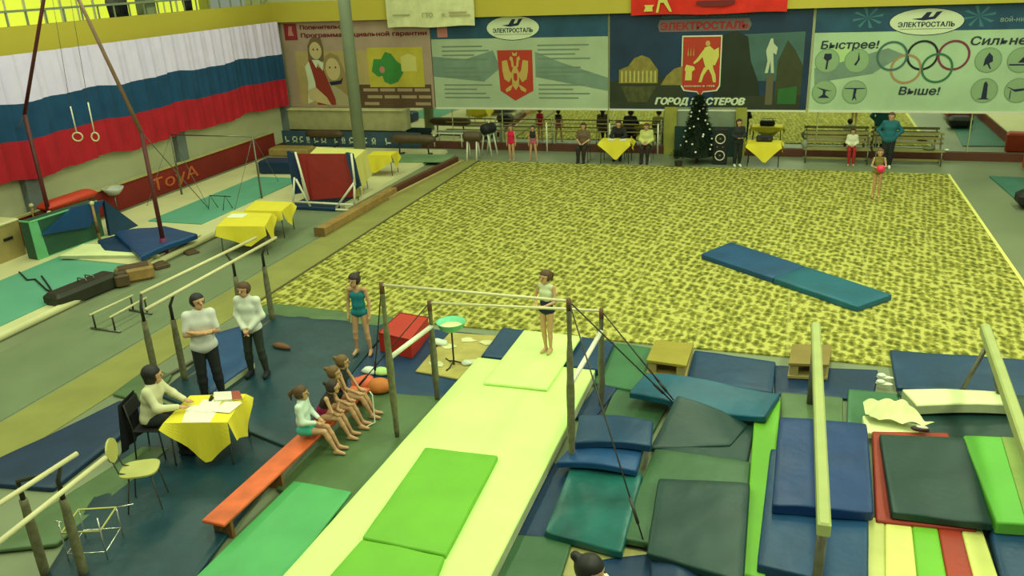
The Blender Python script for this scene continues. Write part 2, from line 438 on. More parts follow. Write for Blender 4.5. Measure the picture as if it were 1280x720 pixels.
def person(label, loc, face, H, J, wear, hair, hairstyle='short', cell=.016, thin=1.0, hs=1.0, group=None, shoes=None, skin=None, ztop=None):
    """face: compass angle (degrees, 0 = towards +y, counter-clockwise) the figure faces; wear: list of (part, garment, material)"""
    root = thing('person', label, 'person', loc, group)
    a = math.radians(face); ca, sa = math.cos(a), math.sin(a)
    def wv(V): 
        V = np.asarray(V)*H
        return np.stack([V[:, 0]*ca-V[:, 1]*sa+loc[0], V[:, 0]*sa+V[:, 1]*ca+loc[1], V[:, 2]+loc[2]], 1)
    t = thin
    def lerp(p, q, f): return p+(q-p)*f
    B = {}
    B['pelvis'] = [(J['hipL']+V3(.006, 0, .012), J['hipR']+V3(-.006, 0, .012), .058*t, .058*t)]
    x = V3(1, 0, 0)
    B['belly'] = [(J['waist']-x*.032*t, J['waist']+x*.032*t, .052*t, .052*t), (J['pelvis'], J['waist'], .06*t, .055*t)]
    B['chest'] = [(J['chest']-x*.046*t, J['chest']+x*.046*t, .052*t, .052*t), (J['waist']-x*.02*t, J['chest']-x*.03*t, .055*t, .055*t), (J['waist']+x*.02*t, J['chest']+x*.03*t, .055*t, .055*t)]
    B['shoulders'] = [(J['shL'], J['shR'], .029*t, .029*t), (J['chest'], J['collar'], .05*t, .04*t)]
    B['neck'] = [(J['collar'], J['head'], .033*t, .03*t)]
    B['head'] = [(J['head']-(J['htop']-J['head'])*.9, J['head']+(J['htop']-J['head'])*.35, .036*hs, .051*hs)]
    for S in 'LR':
        B['thigh'+S] = [(J['hip'+S], J['kn'+S], .052*t, .034*t)]
        B['calf'+S] = [(J['kn'+S], lerp(J['kn'+S], J['an'+S], .35), .033*t, .034*t), (lerp(J['kn'+S], J['an'+S], .35), J['an'+S], .034*t, .02*t)]
        B['foot'+S] = [(J['heel'+S], J['toe'+S], .021, .015), (J['an'+S], J['toe'+S], .02, .014)]
        B['uarm'+S] = [(J['sh'+S], J['el'+S], .027*t, .021*t)]
        B['farm'+S] = [(J['el'+S], J['wr'+S], .023*t, .015*t)]
        hd = J['ti'+S]-J['wr'+S]; hn = hd/np.linalg.norm(hd)
        lat = np.cross(hn, V3(0, 0, 1)); 
        if np.linalg.norm(lat) < .3: lat = V3(0, 1, 0)
        if abs(hn[2]) > .8: lat = V3(0, 1, 0)-hn*hn[1]
        lat /= np.linalg.norm(lat); J['lat'+S] = lat; J['hn'+S] = hn
        kn = J['wr'+S]+hn*.05
        B['hand'+S] = [(J['wr'+S], kn+lat*.012, .013, .012), (J['wr'+S], kn-lat*.012, .013, .012)]
    fd = J['fdir']/np.linalg.norm(J['fdir']); rt = np.cross(fd, V3(0, 0, 1)); rt /= np.linalg.norm(rt); upv = np.cross(rt, fd)
    hs *= 1.08
    B['head'] = [(J['head']-(J['htop']-J['head'])*.9, J['head']+(J['htop']-J['head'])*.35, .036*hs, .051*hs)]
    hc = J['head']; hr = .05*hs
    B['face'] = [(hc+fd*hr*.85+upv*.004, hc+fd*hr*1.12-upv*.008, .006, .009), (hc-upv*hr*.85+fd*hr*.35, hc-upv*hr*.8+fd*hr*.5, .022*hs, .02*hs)]
    for s in (-1, 1): B['face'].append((hc+rt*s*hr*.98-upv*.01, hc+rt*s*hr*.98+upv*.01, .008, .01))
    def mesh(names, infl0, k, name, m, cut=None, parent=root, extra=None, shift=None):
        bones = []
        for nm in names:
            f0, f1 = 0, 1
            infl = infl0
            if isinstance(nm, tuple): nm, f0, f1 = nm[:3]
            if nm[:4] in ('uarm', 'farm', 'shou', 'ches') and infl0 > .012: infl = .0095
            for (p, q, ra, rb) in B[nm]:
                bones.append((lerp(p, q, f0), lerp(p, q, f1), ra+(rb-ra)*f0+infl, ra+(rb-ra)*f1+infl))
        if extra: bones += extra
        Vv, Ff = surface(bones, cell/H, k, cut)
        mb = MB(); mb.v = [Vector(p) for p in wv(Vv)]; mb.f = Ff; mb.m = [0]*len(Ff)
        return mb, name, m, parent
    def finish(t_): mb, name, m, parent = t_; return mb.build(name, m, parent, True)
    body = mesh(list(B), 0, .012, 'body', skin or SKIN)
    mb = body[0]
    # fingers, each its own bent chain rooted in the palm
    for S in 'LR':
        hn, lat = J['hn'+S], J['lat'+S]; nrm = np.cross(hn, lat); kn = J['wr'+S]+hn*.052
        curl = -nrm*.008 if nrm[1] < 0 else nrm*.008
        for q, ln in ((-1.5, .03), (-.5, .036), (.5, .038), (1.5, .033)):
            p0 = kn+lat*q*.0085-hn*.008; p1 = p0+hn*ln*.55+hn*.008; p2 = p1+hn*ln*.42+curl
            mb.path([Vector(p) for p in wv([p0, p1, p2])], [.0048*H, .0044*H, .0034*H], 6)
        p0 = J['wr'+S]+hn*.012+lat*.012; p1 = p0+hn*.018+lat*.014; p2 = p1+hn*.02+lat*.004
        mb.path([Vector(p) for p in wv([p0, p1, p2])], [.006*H, .0055*H, .004*H], 6)
    mb.m = [0]*len(mb.f)
    for s in (-1, 1):
        e = hc+fd*hr*.93+rt*s*hr*.38+upv*.006
        n0 = len(mb.f); mb.ball(wv([e])[0], .0075*H, 6, 1, (1, 1, .7))
    n0 = len(mb.f); mb.ball(wv([hc+fd*hr*1.0-upv*hr*.52])[0], .009*H, 6, 2, (1, 1, .4))
    bodyo = mb.build('body', [skin or SKIN, EYE, LIP], root, True)
    for part, g, m in wear:
        if g == 'tshirt': r_ = mesh([('pelvis', 0, 1), 'belly', 'chest', 'shoulders', ('uarmL', 0, .8), ('uarmR', 0, .8)], .0135, .03, part, m)
        elif g == 'longsleeve': r_ = mesh([('pelvis', 0, 1), 'belly', 'chest', 'shoulders', 'uarmL', 'uarmR', ('farmL', 0, .93), ('farmR', 0, .93)], .0135, .03, part, m)
        elif g == 'jacket': r_ = mesh(['belly', 'chest', 'shoulders', 'uarmL', 'uarmR', ('farmL', 0, .9), ('farmR', 0, .9)], .0135, .03, part, m)
        elif g == 'trousers': r_ = mesh(['pelvis', 'thighL', 'thighR', ('calfL', 0, .97), ('calfR', 0, .97)], .009, .014, part, m)
        elif g == 'shorts': r_ = mesh(['pelvis', ('thighL', 0, .55), ('thighR', 0, .55)], .010, .012, part, m)
        elif g == 'leotard': r_ = mesh(['pelvis', 'belly', 'chest'], .006, .02, part, m)
        elif g == 'top': r_ = mesh(['chest', ('shoulders', .12, .88)], .0075, .02, part, m)
        elif g == 'skirt': r_ = mesh(['pelvis', ('thighL', 0, .5), ('thighR', 0, .5)], .022, .03, part, m)
        elif g == 'towel':
            r_ = mesh([('thighL', .0, .35), ('thighR', 0, .3)], .016, .02, part, m)
        finish(r_)
    if shoes:
        for S in 'LR': finish(mesh(['foot'+S], .007, .01, 'shoe', shoes))
    hp = hc-fd*hr*.22+upv*hr*.22
    ex = [(hp, hp+upv*hr*.12, hr*1.2, hr*1.14), (hp-fd*hr*.35, hp-fd*hr*.4-upv*hr*.55, hr*.95, hr*.7)]
    if hairstyle == 'bun': ex.append((hp-fd*hr*1.1+upv*hr*.6, hp-fd*hr*1.3+upv*hr*.7, hr*.42, hr*.4))
    if hairstyle == 'tail': ex += [(hp-fd*hr*1.0+upv*hr*.5, hp-fd*hr*1.8-upv*hr*.2, hr*.35, hr*.34), (hp-fd*hr*1.8-upv*hr*.2, hp-fd*hr*1.7-upv*hr*1.4, hr*.36, hr*.15)]
    if hairstyle == 'long': ex += [(hp-fd*hr*.5, hp-fd*hr*.6-upv*hr*2.2, hr*.9, hr*.7)]
    if hairstyle == 'bob': ex += [(hp-fd*hr*.3+upv*hr*.2, hp-fd*hr*.45-upv*hr*.85, hr*1.35, hr*.95)]
    fdv, uv_, c0 = fd, upv, hc
    def cut(X, Y, Z):
        y = (X-c0[0])*fdv[0]+(Y-c0[1])*fdv[1]+(Z-c0[2])*fdv[2]
        z = (X-c0[0])*uv_[0]+(Y-c0[1])*uv_[1]+(Z-c0[2])*uv_[2]
        # cut away the face: in front and below the hairline
        return np.minimum(y-hr*.30, hr*.52-z)
    mb = MB(); Vv, Ff = surface(ex, cell*.8/H, .01, cut)
    mb.v = [Vector(p) for p in wv(Vv)]; mb.f = Ff; mb.m = [0]*len(Ff)
    mb.build('hair', hair, root, True)
    return root, wv

# ================================================================== the setting
WX, WY = -18.8, 28.95
mb = MB(); mb.box((-3, 13, -.1), (33, 36, .2)); struct('floor', mb, FLOOR)
mb = MB(); mb.box((-3, WY+.15, 4.6), (34, .3, 9.2)); struct('wall_back', mb, WALLM)
mb = MB(); mb.box((WX-.15, 12, 2.3), (.3, 34, 4.6)); struct('wall_left', mb, WALLM)
mb = MB(); mb.box((-3, WY-.06, .13), (31.5, .12, .26)); struct('baseboard_back', mb, BROWN)
mb = MB(); mb.box((WX+.04, 12, .1), (.08, 33, .2)); struct('baseboard_left', mb, BROWN)
# balcony: parapet along the left and the back wall
zb, zt = 4.66, 5.36
mb = MB(); mb.box((WX+.02, 12, (zb+zt)/2), (.24, 33.8, zt-zb)); o = struct('balcony_parapet', mb, YBAND)
mb = MB(); mb.box((-3, WY-.14, (zb+zt)/2+.02), (31.8, .28, zt-zb)); struct('balcony_parapet', mb, YBAND)
mb = MB(); mb.box((WX-1.4, 12, zb+.1), (2.8, 34, .2)); struct('balcony_floor', mb, WALLM)
mb = MB(); mb.box((WX-2.9, 12, 7), (.2, 34, 5)); struct('balcony_wall', mb, mat('balcony_wall_paint', (196, 192, 70), .8))
PANE = mat('daylit_pane', (226, 236, 70), .5, .04, 1, emit=.95)
wn = 0
for k in range(14):
    y0 = 10.2+k*1.34
    wn += 1
    mb = MB()
    for c, s in (((WX-2.76, y0, 5.15), (.06, 1.34, .08)), ((WX-2.76, y0, 6.5), (.06, 1.34, .08)), ((WX-2.76, y0-.66, 5.8), (.06, .07, 1.4)), ((WX-2.76, y0+.0, 5.8), (.06, .05, 1.4))): mb.box(c, s)
    f = struct('window_%d' % wn, mb, WHITEP)
    for s in (-1, 1):
        p = MB(); p.box((WX-2.78, y0+s*.33, 5.82), (.03, .6, 1.28)); p.build('pane', PANE, f)
# railing on the left parapet
rl = thing('railing', 'grey steel balcony railing with thin uprights above the yellow parapet on the left', 'railing', (WX, 18, zt))
mb = MB(); mb.box((WX, 14, zt+.36), (.07, 30, .06)); mb.build('top_rail', GREYCOL, rl)
y = 9.0
while y < 28.8:
    mb = MB(); mb.box((WX, y, zt+.18), (.03, .045, .36)); mb.build('upright', GREYCOL, rl); y += .62
for yy in (GX(193, 12, WX).y,):
    mb = MB(); mb.box((WX-.3, yy, zt+1.2), (.4, .42, 2.6)); struct('balcony_pillar', mb, GREYCOL)
# columns
mb = MB()
for i, (px, py) in enumerate(((36, 300), (222, 240))):
    p = GX(px, py-60, WX)
    mb = MB(); mb.box((WX+.1, p.y, 2.33), (.2, .42, 4.66), bev=.02); struct('wall_column', mb, BLUECOL)
mb = MB(); mb.box((WX+.12, WY-.3, 2.33), (.24, .34, 4.66)); struct('wall_column', mb, BLUECOL)
p = G(452, 206)
mb = MB(); mb.tube((p.x, p.y, 0), (p.x, p.y, 9), .205, n=24); o = struct('column', mb, GREYCOL, True)
mb = MB()
# piers between the mirrors with a pale panel
for a, b in ((831, 846), (919, 932)):
    x0, x1 = GY(a, 170, WY).x, GY(b, 170, WY).x
    mb = MB(); mb.box(((x0+x1)/2, WY-.1, .8), (x1-x0, .2, 1.6)); struct('wall_pier', mb, mat('pier_paint', (150, 148, 60), .7))
x0, x1 = GY(846, 170, WY).x, GY(919, 170, WY).x
mb = MB(); mb.box(((x0+x1)/2, WY-.05, .8), (x1-x0, .1, 1.6)); struct('wall_panel', mb, mat('panel_paint', (128, 138, 112), .6))
# mirrors
MIR = bpy.data.materials.new('mirror'); MIR.use_nodes = True
_b = MIR.node_tree.nodes['Principled BSDF']; _b.inputs['Metallic'].default_value = 1; _b.inputs['Roughness'].default_value = .04
_b.inputs['Base Color'].default_value = (.74, .76, .70, 1)
_n = MIR.node_tree.nodes.new('ShaderNodeTexNoise'); _n.inputs['Scale'].default_value = 1.2
_p = MIR.node_tree.nodes.new('ShaderNodeBump'); _p.inputs['Strength'].default_value = .02
MIR.node_tree.links.new(_n.outputs[0], _p.inputs['Height']); MIR.node_tree.links.new(_p.outputs[0], _b.inputs['Normal'])
places = []
xa, xb = GY(506, 150, WY).x, GY(830, 150, WY).x
nm = 5
for k in range(nm): places.append((xa+(xb-xa)*k/nm, xa+(xb-xa)*(k+1)/nm, k, 'left'))
xa, xb = GY(933, 150, WY).x, 9.9
nr = 5
for k in range(nr): places.append((xa+(xb-xa)*k/nr, xa+(xb-xa)*(k+1)/nr, k, 'right'))
ordn = ['first', 'second', 'third', 'fourth', 'fifth']
for a, b, k, sd in places:
    r = thing('wall_mirror', ('%s wall mirror panel from the left, under the banners left of the tree' if sd == 'left' else '%s wall mirror panel right of the fir tree, under the banners') % ordn[k], 'mirror', ((a+b)/2, WY-.02, .28), 'mirrors along the back wall')
    mb = MB(); mb.box(((a+b)/2, WY-.02, .92), (b-a-.03, .02, 1.30)); mb.build('mirror_glass', MIR, r)
    mb = MB(); mb.box((a+.01, WY-.03, .92), (.025, .03, 1.32)); mb.build('frame_strip', mat('pale_strip', (170, 172, 110), .6), r)
# the ledge under the left poster
q0, q1 = GY(352, 150, WY-.3), GY(505, 150, WY-.3)
lg = MB(); lg.box(((q0.x+q1.x)/2, WY-.17, 1.05), (q1.x-q0.x, .34, .74)); struct('wall_ledge', lg, mat('ledge_paint', (166, 160, 112), .7))
lg = MB(); lg.box(((q0.x+q1.x)/2, WY-.19, 1.45), (q1.x-q0.x+.04, .42, .06)); struct('trim_1', lg, mat('ledge_top', (200, 196, 140), .6))

# ================================================================== banners on the back wall
BY = WY-.05
R_, U_ = (1, 0, 0), (0, 0, 1)
def P_(x, z, layer=1): return Vector((x, BY-.02-.004*layer, z))
_fc = [0]
def flat(name, pts, m, parent, layer=1):
    _fc[0] += 1; layer += .07*(_fc[0] % 12)
    mb = MB(); mb.poly([P_(x, z, layer) for x, z in pts]); return mb.build(name, m, parent)
def ell(cx, cz, a, b, n=28): return [(cx+a*math.cos(2*math.pi*k/n), cz+b*math.sin(2*math.pi*k/n)) for k in range(n)]
def ring_print(name, cx, cz, r, wd, m, parent, layer=2):
    _fc[0] += 1; layer += .07*(_fc[0] % 12)
    mb = MB(); n = 32
    for k in range(n):
        a, b = 2*math.pi*k/n, 2*math.pi*(k+1)/n
        mb.quad(P_(cx+r*math.cos(a), cz+r*math.sin(a), layer), P_(cx+r*math.cos(b), cz+r*math.sin(b), layer), P_(cx+(r-wd)*math.cos(b), cz+(r-wd)*math.sin(b), layer), P_(cx+(r-wd)*math.cos(a), cz+(r-wd)*math.sin(a), layer))
    return mb.build(name, m, parent)
def flatm(name, rgb, rough=.55, var=.04, scale=1.5): return mat('print_'+name, rgb, rough, var, scale)
def board(name, label, x0, x1, z0, z1, m):
    r = thing(name, label, 'banner', ((x0+x1)/2, BY, z0))
    mb = MB(); mb.box(((x0+x1)/2, BY, (z0+z1)/2), (x1-x0, .04, z1-z0)); mb.build('panel', m, r)
    return r
def rail(x0, x1, z, r):
    mb = MB(); mb.box(((x0+x1)/2, BY-.03, z), (x1-x0, .06, .06)); mb.build('bottom_rail', WHITEP, r)
BLUEH = flatm('header_blue', (34, 74, 100), .5, .25, 1.2)
PALE = flatm('pale_green', (168, 182, 150), .5, .12, .7)
NAVY = flatm('navy', (28, 34, 62)); WHT = flatm('white', (206, 214, 180)); REDP = flatm('red', (178, 52, 34), .5, .08); GOLD = flatm('gold', (190, 160, 84))
MAROON = flatm('maroon', (112, 30, 34)); TXTG = flatm('grey_text', (112, 130, 110))
def town_logo(cx, cz, a, b, r):
    flat('logo_oval_edge', ell(cx, cz, a*1.03, b*1.05), NAVY, r, 2)
    r = flat('logo_oval', ell(cx, cz, a, b), WHT, r, 3)
    flat('logo_bird', [(cx-a*.42, cz+b*.22), (cx-a*.15, cz+b*.3), (cx-a*.02, cz+b*.72), (cx+a*.12, cz+b*.74), (cx+a*.04, cz+b*.34), (cx+a*.16, cz+b*.4), (cx+a*.24, cz+b*.74), (cx+a*.40, cz+b*.78), (cx+a*.22, cz+b*.2), (cx-a*.1, cz+b*.1)], NAVY, r, 4)
    text_mesh('lettering', 'ЭЛЕКТРОСТАЛЬ', b*.5, NAVY, P_(cx-a*.76, cz-b*.38, 4), R_, U_, r, width=a*1.52, bold=.004)
    flat('logo_line', [(cx-a*.7, cz-b*.52), (cx+a*.7, cz-b*.52), (cx+a*.7, cz-b*.56), (cx-a*.7, cz-b*.56)], TXTG, r, 4)
# --- 1: the poster with two girls
x0, x1, z0, z1 = GY(347, 80, WY).x, GY(540, 80, WY).x, 1.5, zb+.02
x0, x1 = WX+.25, -12.42
p1 = board('poster', 'pinkish poster with two girls and a green map, left end of the back wall', x0, x1, z0, z1, flatm('poster_pink', (168, 142, 122), .55, .08))
W_, H_ = x1-x0, z1-z0
def b1(u, v): return (x0+u*W_, z0+v*H_)
flat('yellow_field', [b1(.08, .04), b1(.6, .04), b1(.6, .66), b1(.08, .66)], flatm('poster_yellow', (176, 154, 98), .6, .1), p1, 1)
flat('emblem', [b1(.025, .79), b1(.115, .79), b1(.115, .98), b1(.025, .98)], flatm('emblem_red', (140, 40, 46)), p1, 2)
flat('emblem_figure', [b1(.05, .84), b1(.09, .84), b1(.08, .9), b1(.085, .95), b1(.06, .95), b1(.055, .9)], flatm('pinkish', (190, 120, 110)), p1, 3)
text_mesh('lettering', 'Попечительство', .2, MAROON, P_(*b1(.14, .91), 2), R_, U_, p1, width=W_*.36, bold=.008)
text_mesh('lettering', 'Программа социальной гарантии', .2, MAROON, P_(*b1(.14, .82), 2), R_, U_, p1, width=W_*.84, bold=.008)
HAIRP = flatm('blond_hair', (150, 128, 80)); SKP = flatm('printed_skin', (198, 178, 126)); 
flat('girl_hair', [b1(.17, .55), b1(.175, .72), b1(.2, .8), b1(.24, .83), b1(.275, .8), b1(.285, .7), b1(.28, .55), b1(.22, .5)], flatm('brown_hair', (112, 92, 62)), p1, 2)
flat('girl_face', ell(x0+.228*W_, z0+.665*H_, .042*W_, .10*H_), SKP, p1, 3)
flat('girl_sleeve', [b1(.13, .04), b1(.15, .3), b1(.14, .48), b1(.17, .54), b1(.21, .5), b1(.21, .1)], WHT, p1, 2)
flat('girl_dress', [b1(.18, .48), b1(.17, .56), b1(.2, .55), b1(.23, .48), b1(.27, .44), b1(.33, .1), b1(.33, .03), b1(.2, .03), b1(.2, .3)], flatm('dress_red', (142, 52, 38)), p1, 3)
flat('collar', [b1(.195, .56), b1(.22, .46), b1(.235, .52), b1(.262, .43), b1(.275, .52), b1(.24, .56)], WHT, p1, 4)
flat('second_girl_hair', [b1(.3, .3), b1(.27, .5), b1(.29, .6), b1(.33, .64), b1(.38, .6), b1(.42, .4), b1(.48, .16), b1(.46, .06), b1(.38, .2)], HAIRP, p1, 3)
flat('second_girl_face', ell(x0+.335*W_, z0+.45*H_, .05*W_, .13*H_), SKP, p1, 4)
flat('second_girl_scarf', [b1(.3, .3), b1(.38, .32), b1(.40, .36), b1(.385, .28), b1(.31, .26)], NAVY, p1, 5)
flat('second_girl_top', [b1(.3, .3), b1(.38, .28), b1(.46, .14), b1(.47, .02), b1(.32, .02)], flatm('pale_knit', (168, 158, 120)), p1, 3)
flat('hand', [b1(.14, .2), b1(.2, .24), b1(.27, .12), b1(.3, .02), b1(.2, .06), b1(.15, .1)], SKP, p1, 6)
for fc, fh in (((.215, .68), 0), ((.243, .68), 0), ((.315, .47), 0), ((.355, .47), 0)):
    flat('eye', ell(x0+fc[0]*W_, z0+fc[1]*H_, .006*W_, .012*H_, 8), MAROON, p1, 5)
flat('map_card', [b1(.58, .24), b1(.945, .24), b1(.945, .69), b1(.58, .69)], flatm('map_yellow', (188, 172, 60), .5, .12), p1, 2)
flat('map_shape', [b1(.6, .42), b1(.62, .56), b1(.67, .56), b1(.7, .64), b1(.74, .62), b1(.77, .54), b1(.8, .5), b1(.81, .4), b1(.77, .3), b1(.72, .27), b1(.68, .3), b1(.67, .37), b1(.64, .36)], flatm('map_green', (58, 128, 58), .5, .1), p1, 3)
flat('map_city', ell(x0+.672*W_, z0+.44*H_, .018*W_, .04*H_, 10), flatm('pinkish', (190, 120, 110)), p1, 4)
flat('map_building', [b1(.8, .42), b1(.9, .42), b1(.9, .58), b1(.85, .62), b1(.8, .58)], flatm('map_pale', (206, 196, 110)), p1, 3)
DBR = flatm('dark_brick', (88, 66, 46)); LBR = flatm('pale_line', (164, 140, 110))
flat('brick_field', [b1(.5, .0), b1(.985, .0), b1(.985, .27), b1(.5, .27)], DBR, p1, 1.4)
for rr, offs in enumerate((.0, .5, .0)):
    for k in range(4):
        u = .53+k*.115+offs*.05; v = .03+rr*.08
        flat('printed_line', [b1(u, v), b1(min(u+.1, .98), v), b1(min(u+.1, .98), v+.035), b1(u, v+.035)], LBR, p1, 2)
# --- 2: the anthem banner
x0, x1, z1 = GY(541, 80, WY).x, GY(761, 80, WY).x, zb+.02
x0 = -12.38; x1 = -5.92; W_, H_ = x1-x0, z1-z0
p2 = board('banner', 'pale banner with a double-headed eagle on a red shield between text columns', x0, x1, z0, z1, PALE); rail(x0, x1, z0, p2)
flat('header', [b1(0, .77), b1(1, .77), b1(1, 1), b1(0, 1)], BLUEH, p2, 1)
flat('grey_stripe', [b1(0, .36), b1(.3, .3), b1(.4, .45), b1(.36, .64), b1(.2, .55), b1(0, .58)], flatm('stripe_grey', (116, 138, 122), .5, .15), p2, 1)
flat('grey_stripe', [b1(.6, .35), b1(1, .2), b1(1, .34), b1(.75, .5), b1(.6, .62)], flatm('stripe_grey', (116, 138, 122), .5, .15), p2, 1)
flat('small_emblem', [b1(.04, .79), b1(.1, .79), b1(.1, .97), b1(.04, .97)], flatm('pinkish', (190, 120, 110)), p2, 2)
town_logo(x0+.48*W_, z0+.875*H_, .148*W_, .125*H_, p2)
for side in (0, 1):
    for k in range(13):
        if k == 4 or k == 8: continue
        u = (.06 if side == 0 else .615); v = .68-k*.047
        ww = .24+.05*math.sin(k*2.3+side)
        flat('text_line', [b1(u, v), b1(u+ww, v), b1(u+ww, v+.014), b1(u, v+.014)], TXTG, p2, 2)
shd = flat('shield', [b1(.385, .64), b1(.585, .64), b1(.585, .2), b1(.48, .09), b1(.395, .2)], REDP, p2, 2)
ec = (.485, .37)
def e2(pts): return [b1(ec[0]+x*.075, ec[1]+y*.22) for x, y in pts]
flat('eagle_body', e2([(-.25, -.5), (0, -.75), (.25, -.5), (.3, .1), (.12, .45), (-.12, .45), (-.3, .1)]), GOLD, shd, 3)
for s in (-1, 1):
    flat('eagle_wing', e2([(s*.2, .0), (s*.45, .25), (s*.6, .75), (s*1.0, .7), (s*.98, .2), (s*.85, -.2), (s*.5, -.35)]), GOLD, shd, 3)
    flat('eagle_head', e2([(s*.08, .4), (s*.15, .85), (s*.32, .95), (s*.42, .8), (s*.3, .7), (s*.25, .4)]), GOLD, shd, 3)
    flat('eagle_claw', e2([(s*.2, -.45), (s*.5, -.55), (s*.8, -.7), (s*.75, -.85), (s*.4, -.75)]), GOLD, shd, 3)
flat('eagle_crown', e2([(-.15, .95), (.15, .95), (.2, 1.15), (0, 1.05), (-.2, 1.15)]), GOLD, shd, 3)
flat('eagle_shield', e2([(-.14, .1), (.14, .1), (.14, -.2), (0, -.32), (-.14, -.2)]), REDP, shd, 4)
# --- 3: the night banner of the town
x0, x1 = -5.86, .58; W_ = x1-x0
p3 = board('banner', 'dark blue banner with a lit palace, red shield and white statue, behind the fir tree', x0, x1, z0, z1, flatm('night_blue', (26, 50, 78), .5, .3, .8)); rail(x0, x1, z0, p3)
flat('dusk_field', [b1(.0, .02), b1(.4, .02), b1(.4, .35), b1(.0, .3)], flatm('dark_olive', (46, 52, 34), .6, .2), p3, 1)
flat('pale_sky', [b1(.62, .3), b1(.97, .3), b1(.97, .78), b1(.62, .76)], flatm('dusk_teal', (66, 96, 92), .6, .15), p3, 1)
flat('tree_crown', [b1(.54, .05), b1(.54, .74), b1(.64, .8), b1(.70, .74), b1(.72, .5), b1(.76, .3), b1(.78, .05)], flatm('tree_dark', (34, 42, 28), .6, .2), p3, 2)
flat('tree_crown', [b1(.84, .06), b1(.85, .5), b1(.89, .7), b1(.93, .6), b1(.97, .45), b1(.97, .06)], flatm('tree_olive', (56, 60, 34), .6, .25), p3, 2)
flat('ground', [b1(.54, .02), b1(.97, .02), b1(.97, .16), b1(.54, .14)], flatm('dark_olive', (46, 52, 34), .6, .2), p3, 3)
flat('hedge', [b1(.86, .07), b1(.95, .07), b1(.95, .25), b1(.86, .22)], flatm('hedge_green', (44, 98, 44), .6, .1), p3, 4)
LIT = flatm('lit_stone', (136, 122, 58), .6, .2, 4)
flat('palace', [b1(.05, .28), b1(.05, .42), b1(.1, .46), b1(.13, .54), b1(.17, .57), b1(.21, .54), b1(.24, .46), b1(.255, .42), b1(.255, .28)], LIT, p3, 3)
for k in range(9): flat('palace_column', [b1(.062+k*.022, .29), b1(.070+k*.022, .29), b1(.070+k*.022, .41), b1(.062+k*.022, .41)], flatm('lit_bright', (186, 176, 96)), p3, 4)
flat('palace_reflection', [b1(.06, .25), b1(.25, .25), b1(.2, .08), b1(.1, .08)], flatm('lit_dim', (74, 74, 40), .6, .3, 6), p3, 3)
flat('lit_arch', [b1(.27, .26), b1(.3, .36), b1(.34, .43), b1(.39, .46), b1(.39, .26)], LIT, p3, 3)
flat('statue_plinth', [b1(.80, .06), b1(.835, .06), b1(.835, .36), b1(.80, .36)], flatm('plinth', (96, 88, 66)), p3, 5)
flat('statue', [b1(.79, .38), b1(.8, .5), b1(.79, .6), b1(.8, .66), b1(.81, .72), b1(.82, .72), b1(.825, .67), b1(.845, .63), b1(.84, .56), b1(.825, .58), b1(.835, .38), b1(.82, .38), b1(.815, .5), b1(.805, .38)], flatm('statue_white', (182, 190, 160)), p3, 5)
flat('letter_backing', [b1(.26, .80), b1(.70, .80), b1(.715, .86), b1(.70, .92), b1(.26, .92), b1(.25, .86)], flatm('letter_glow', (108, 92, 92)), p3, 3)
text_mesh('lettering', 'ЭЛЕКТРОСТАЛЬ', .30, flatm('letter_red', (152, 34, 36)), P_(*b1(.265, .822), 4), R_, U_, p3, width=W_*.43, bold=.012)
text_mesh('lettering', 'АДМИНИСТРАЦИЯ ГОРОДСКОГО ОКРУГА', .12, flatm('letter_dim', (96, 112, 110)), P_(*b1(.27, .94), 4), R_, U_, p3, width=W_*.42)
text_mesh('lettering', 'ГОРОД МАСТЕРОВ', .30, WHT, P_(*b1(.245, .06), 4), R_, U_, p3, shear=.25, width=W_*.455, bold=.014)
sh = [(.375, .76), (.575, .76), (.575, .25), (.56, .2), (.49, .185), (.475, .13), (.46, .185), (.39, .2), (.375, .25)]
flat('shield_edge', [b1(u, v) for u, v in sh], WHT, p3, 3)
flat('shield', [b1(.475+(u-.475)*.94, .47+(v-.47)*.955) for u, v in sh], REDP, p3, 4)
SY = flatm('shield_yellow', (206, 196, 96))
flat('smith_body', [b1(.478, .56), b1(.49, .64), b1(.515, .655), b1(.535, .62), b1(.535, .5), b1(.535, .42), b1(.5, .42), b1(.488, .5)], SY, p3, 5)
flat('smith_head', ell(x0+.505*W_, z0+.68*H_, .012*W_, .028*H_, 10), GOLD, p3, 5)
flat('smith_leg', [b1(.49, .44), b1(.515, .44), b1(.49, .36), b1(.48, .29), b1(.465, .29), b1(.475, .37)], SY, p3, 5)
flat('smith_leg', [b1(.51, .44), b1(.535, .44), b1(.55, .36), b1(.553, .29), b1(.538, .29), b1(.53, .36)], SY, p3, 5)
flat('smith_arm', [b1(.485, .62), b1(.45, .52), b1(.435, .49), b1(.44, .475), b1(.46, .5), b1(.492, .57)], SY, p3, 5)
flat('smith_hammer', [b1(.525, .6), b1(.56, .64), b1(.562, .55), b1(.545, .46), b1(.53, .47)], SY, p3, 6)
flat('anvil', [b1(.395, .31), b1(.43, .31), b1(.43, .40), b1(.445, .42), b1(.44, .45), b1(.4, .47), b1(.392, .42), b1(.398, .4)], SY, p3, 5)
for k in range(3): flat('flame', [b1(.405+k*.014, .56), b1(.41+k*.014, .56), b1(.408+k*.014, .65)], GOLD, p3, 5)
text_mesh('lettering', 'основан в 1938', .07, WHT, P_(*b1(.392, .245), 5), R_, U_, p3, width=W_*.155, bold=.002)
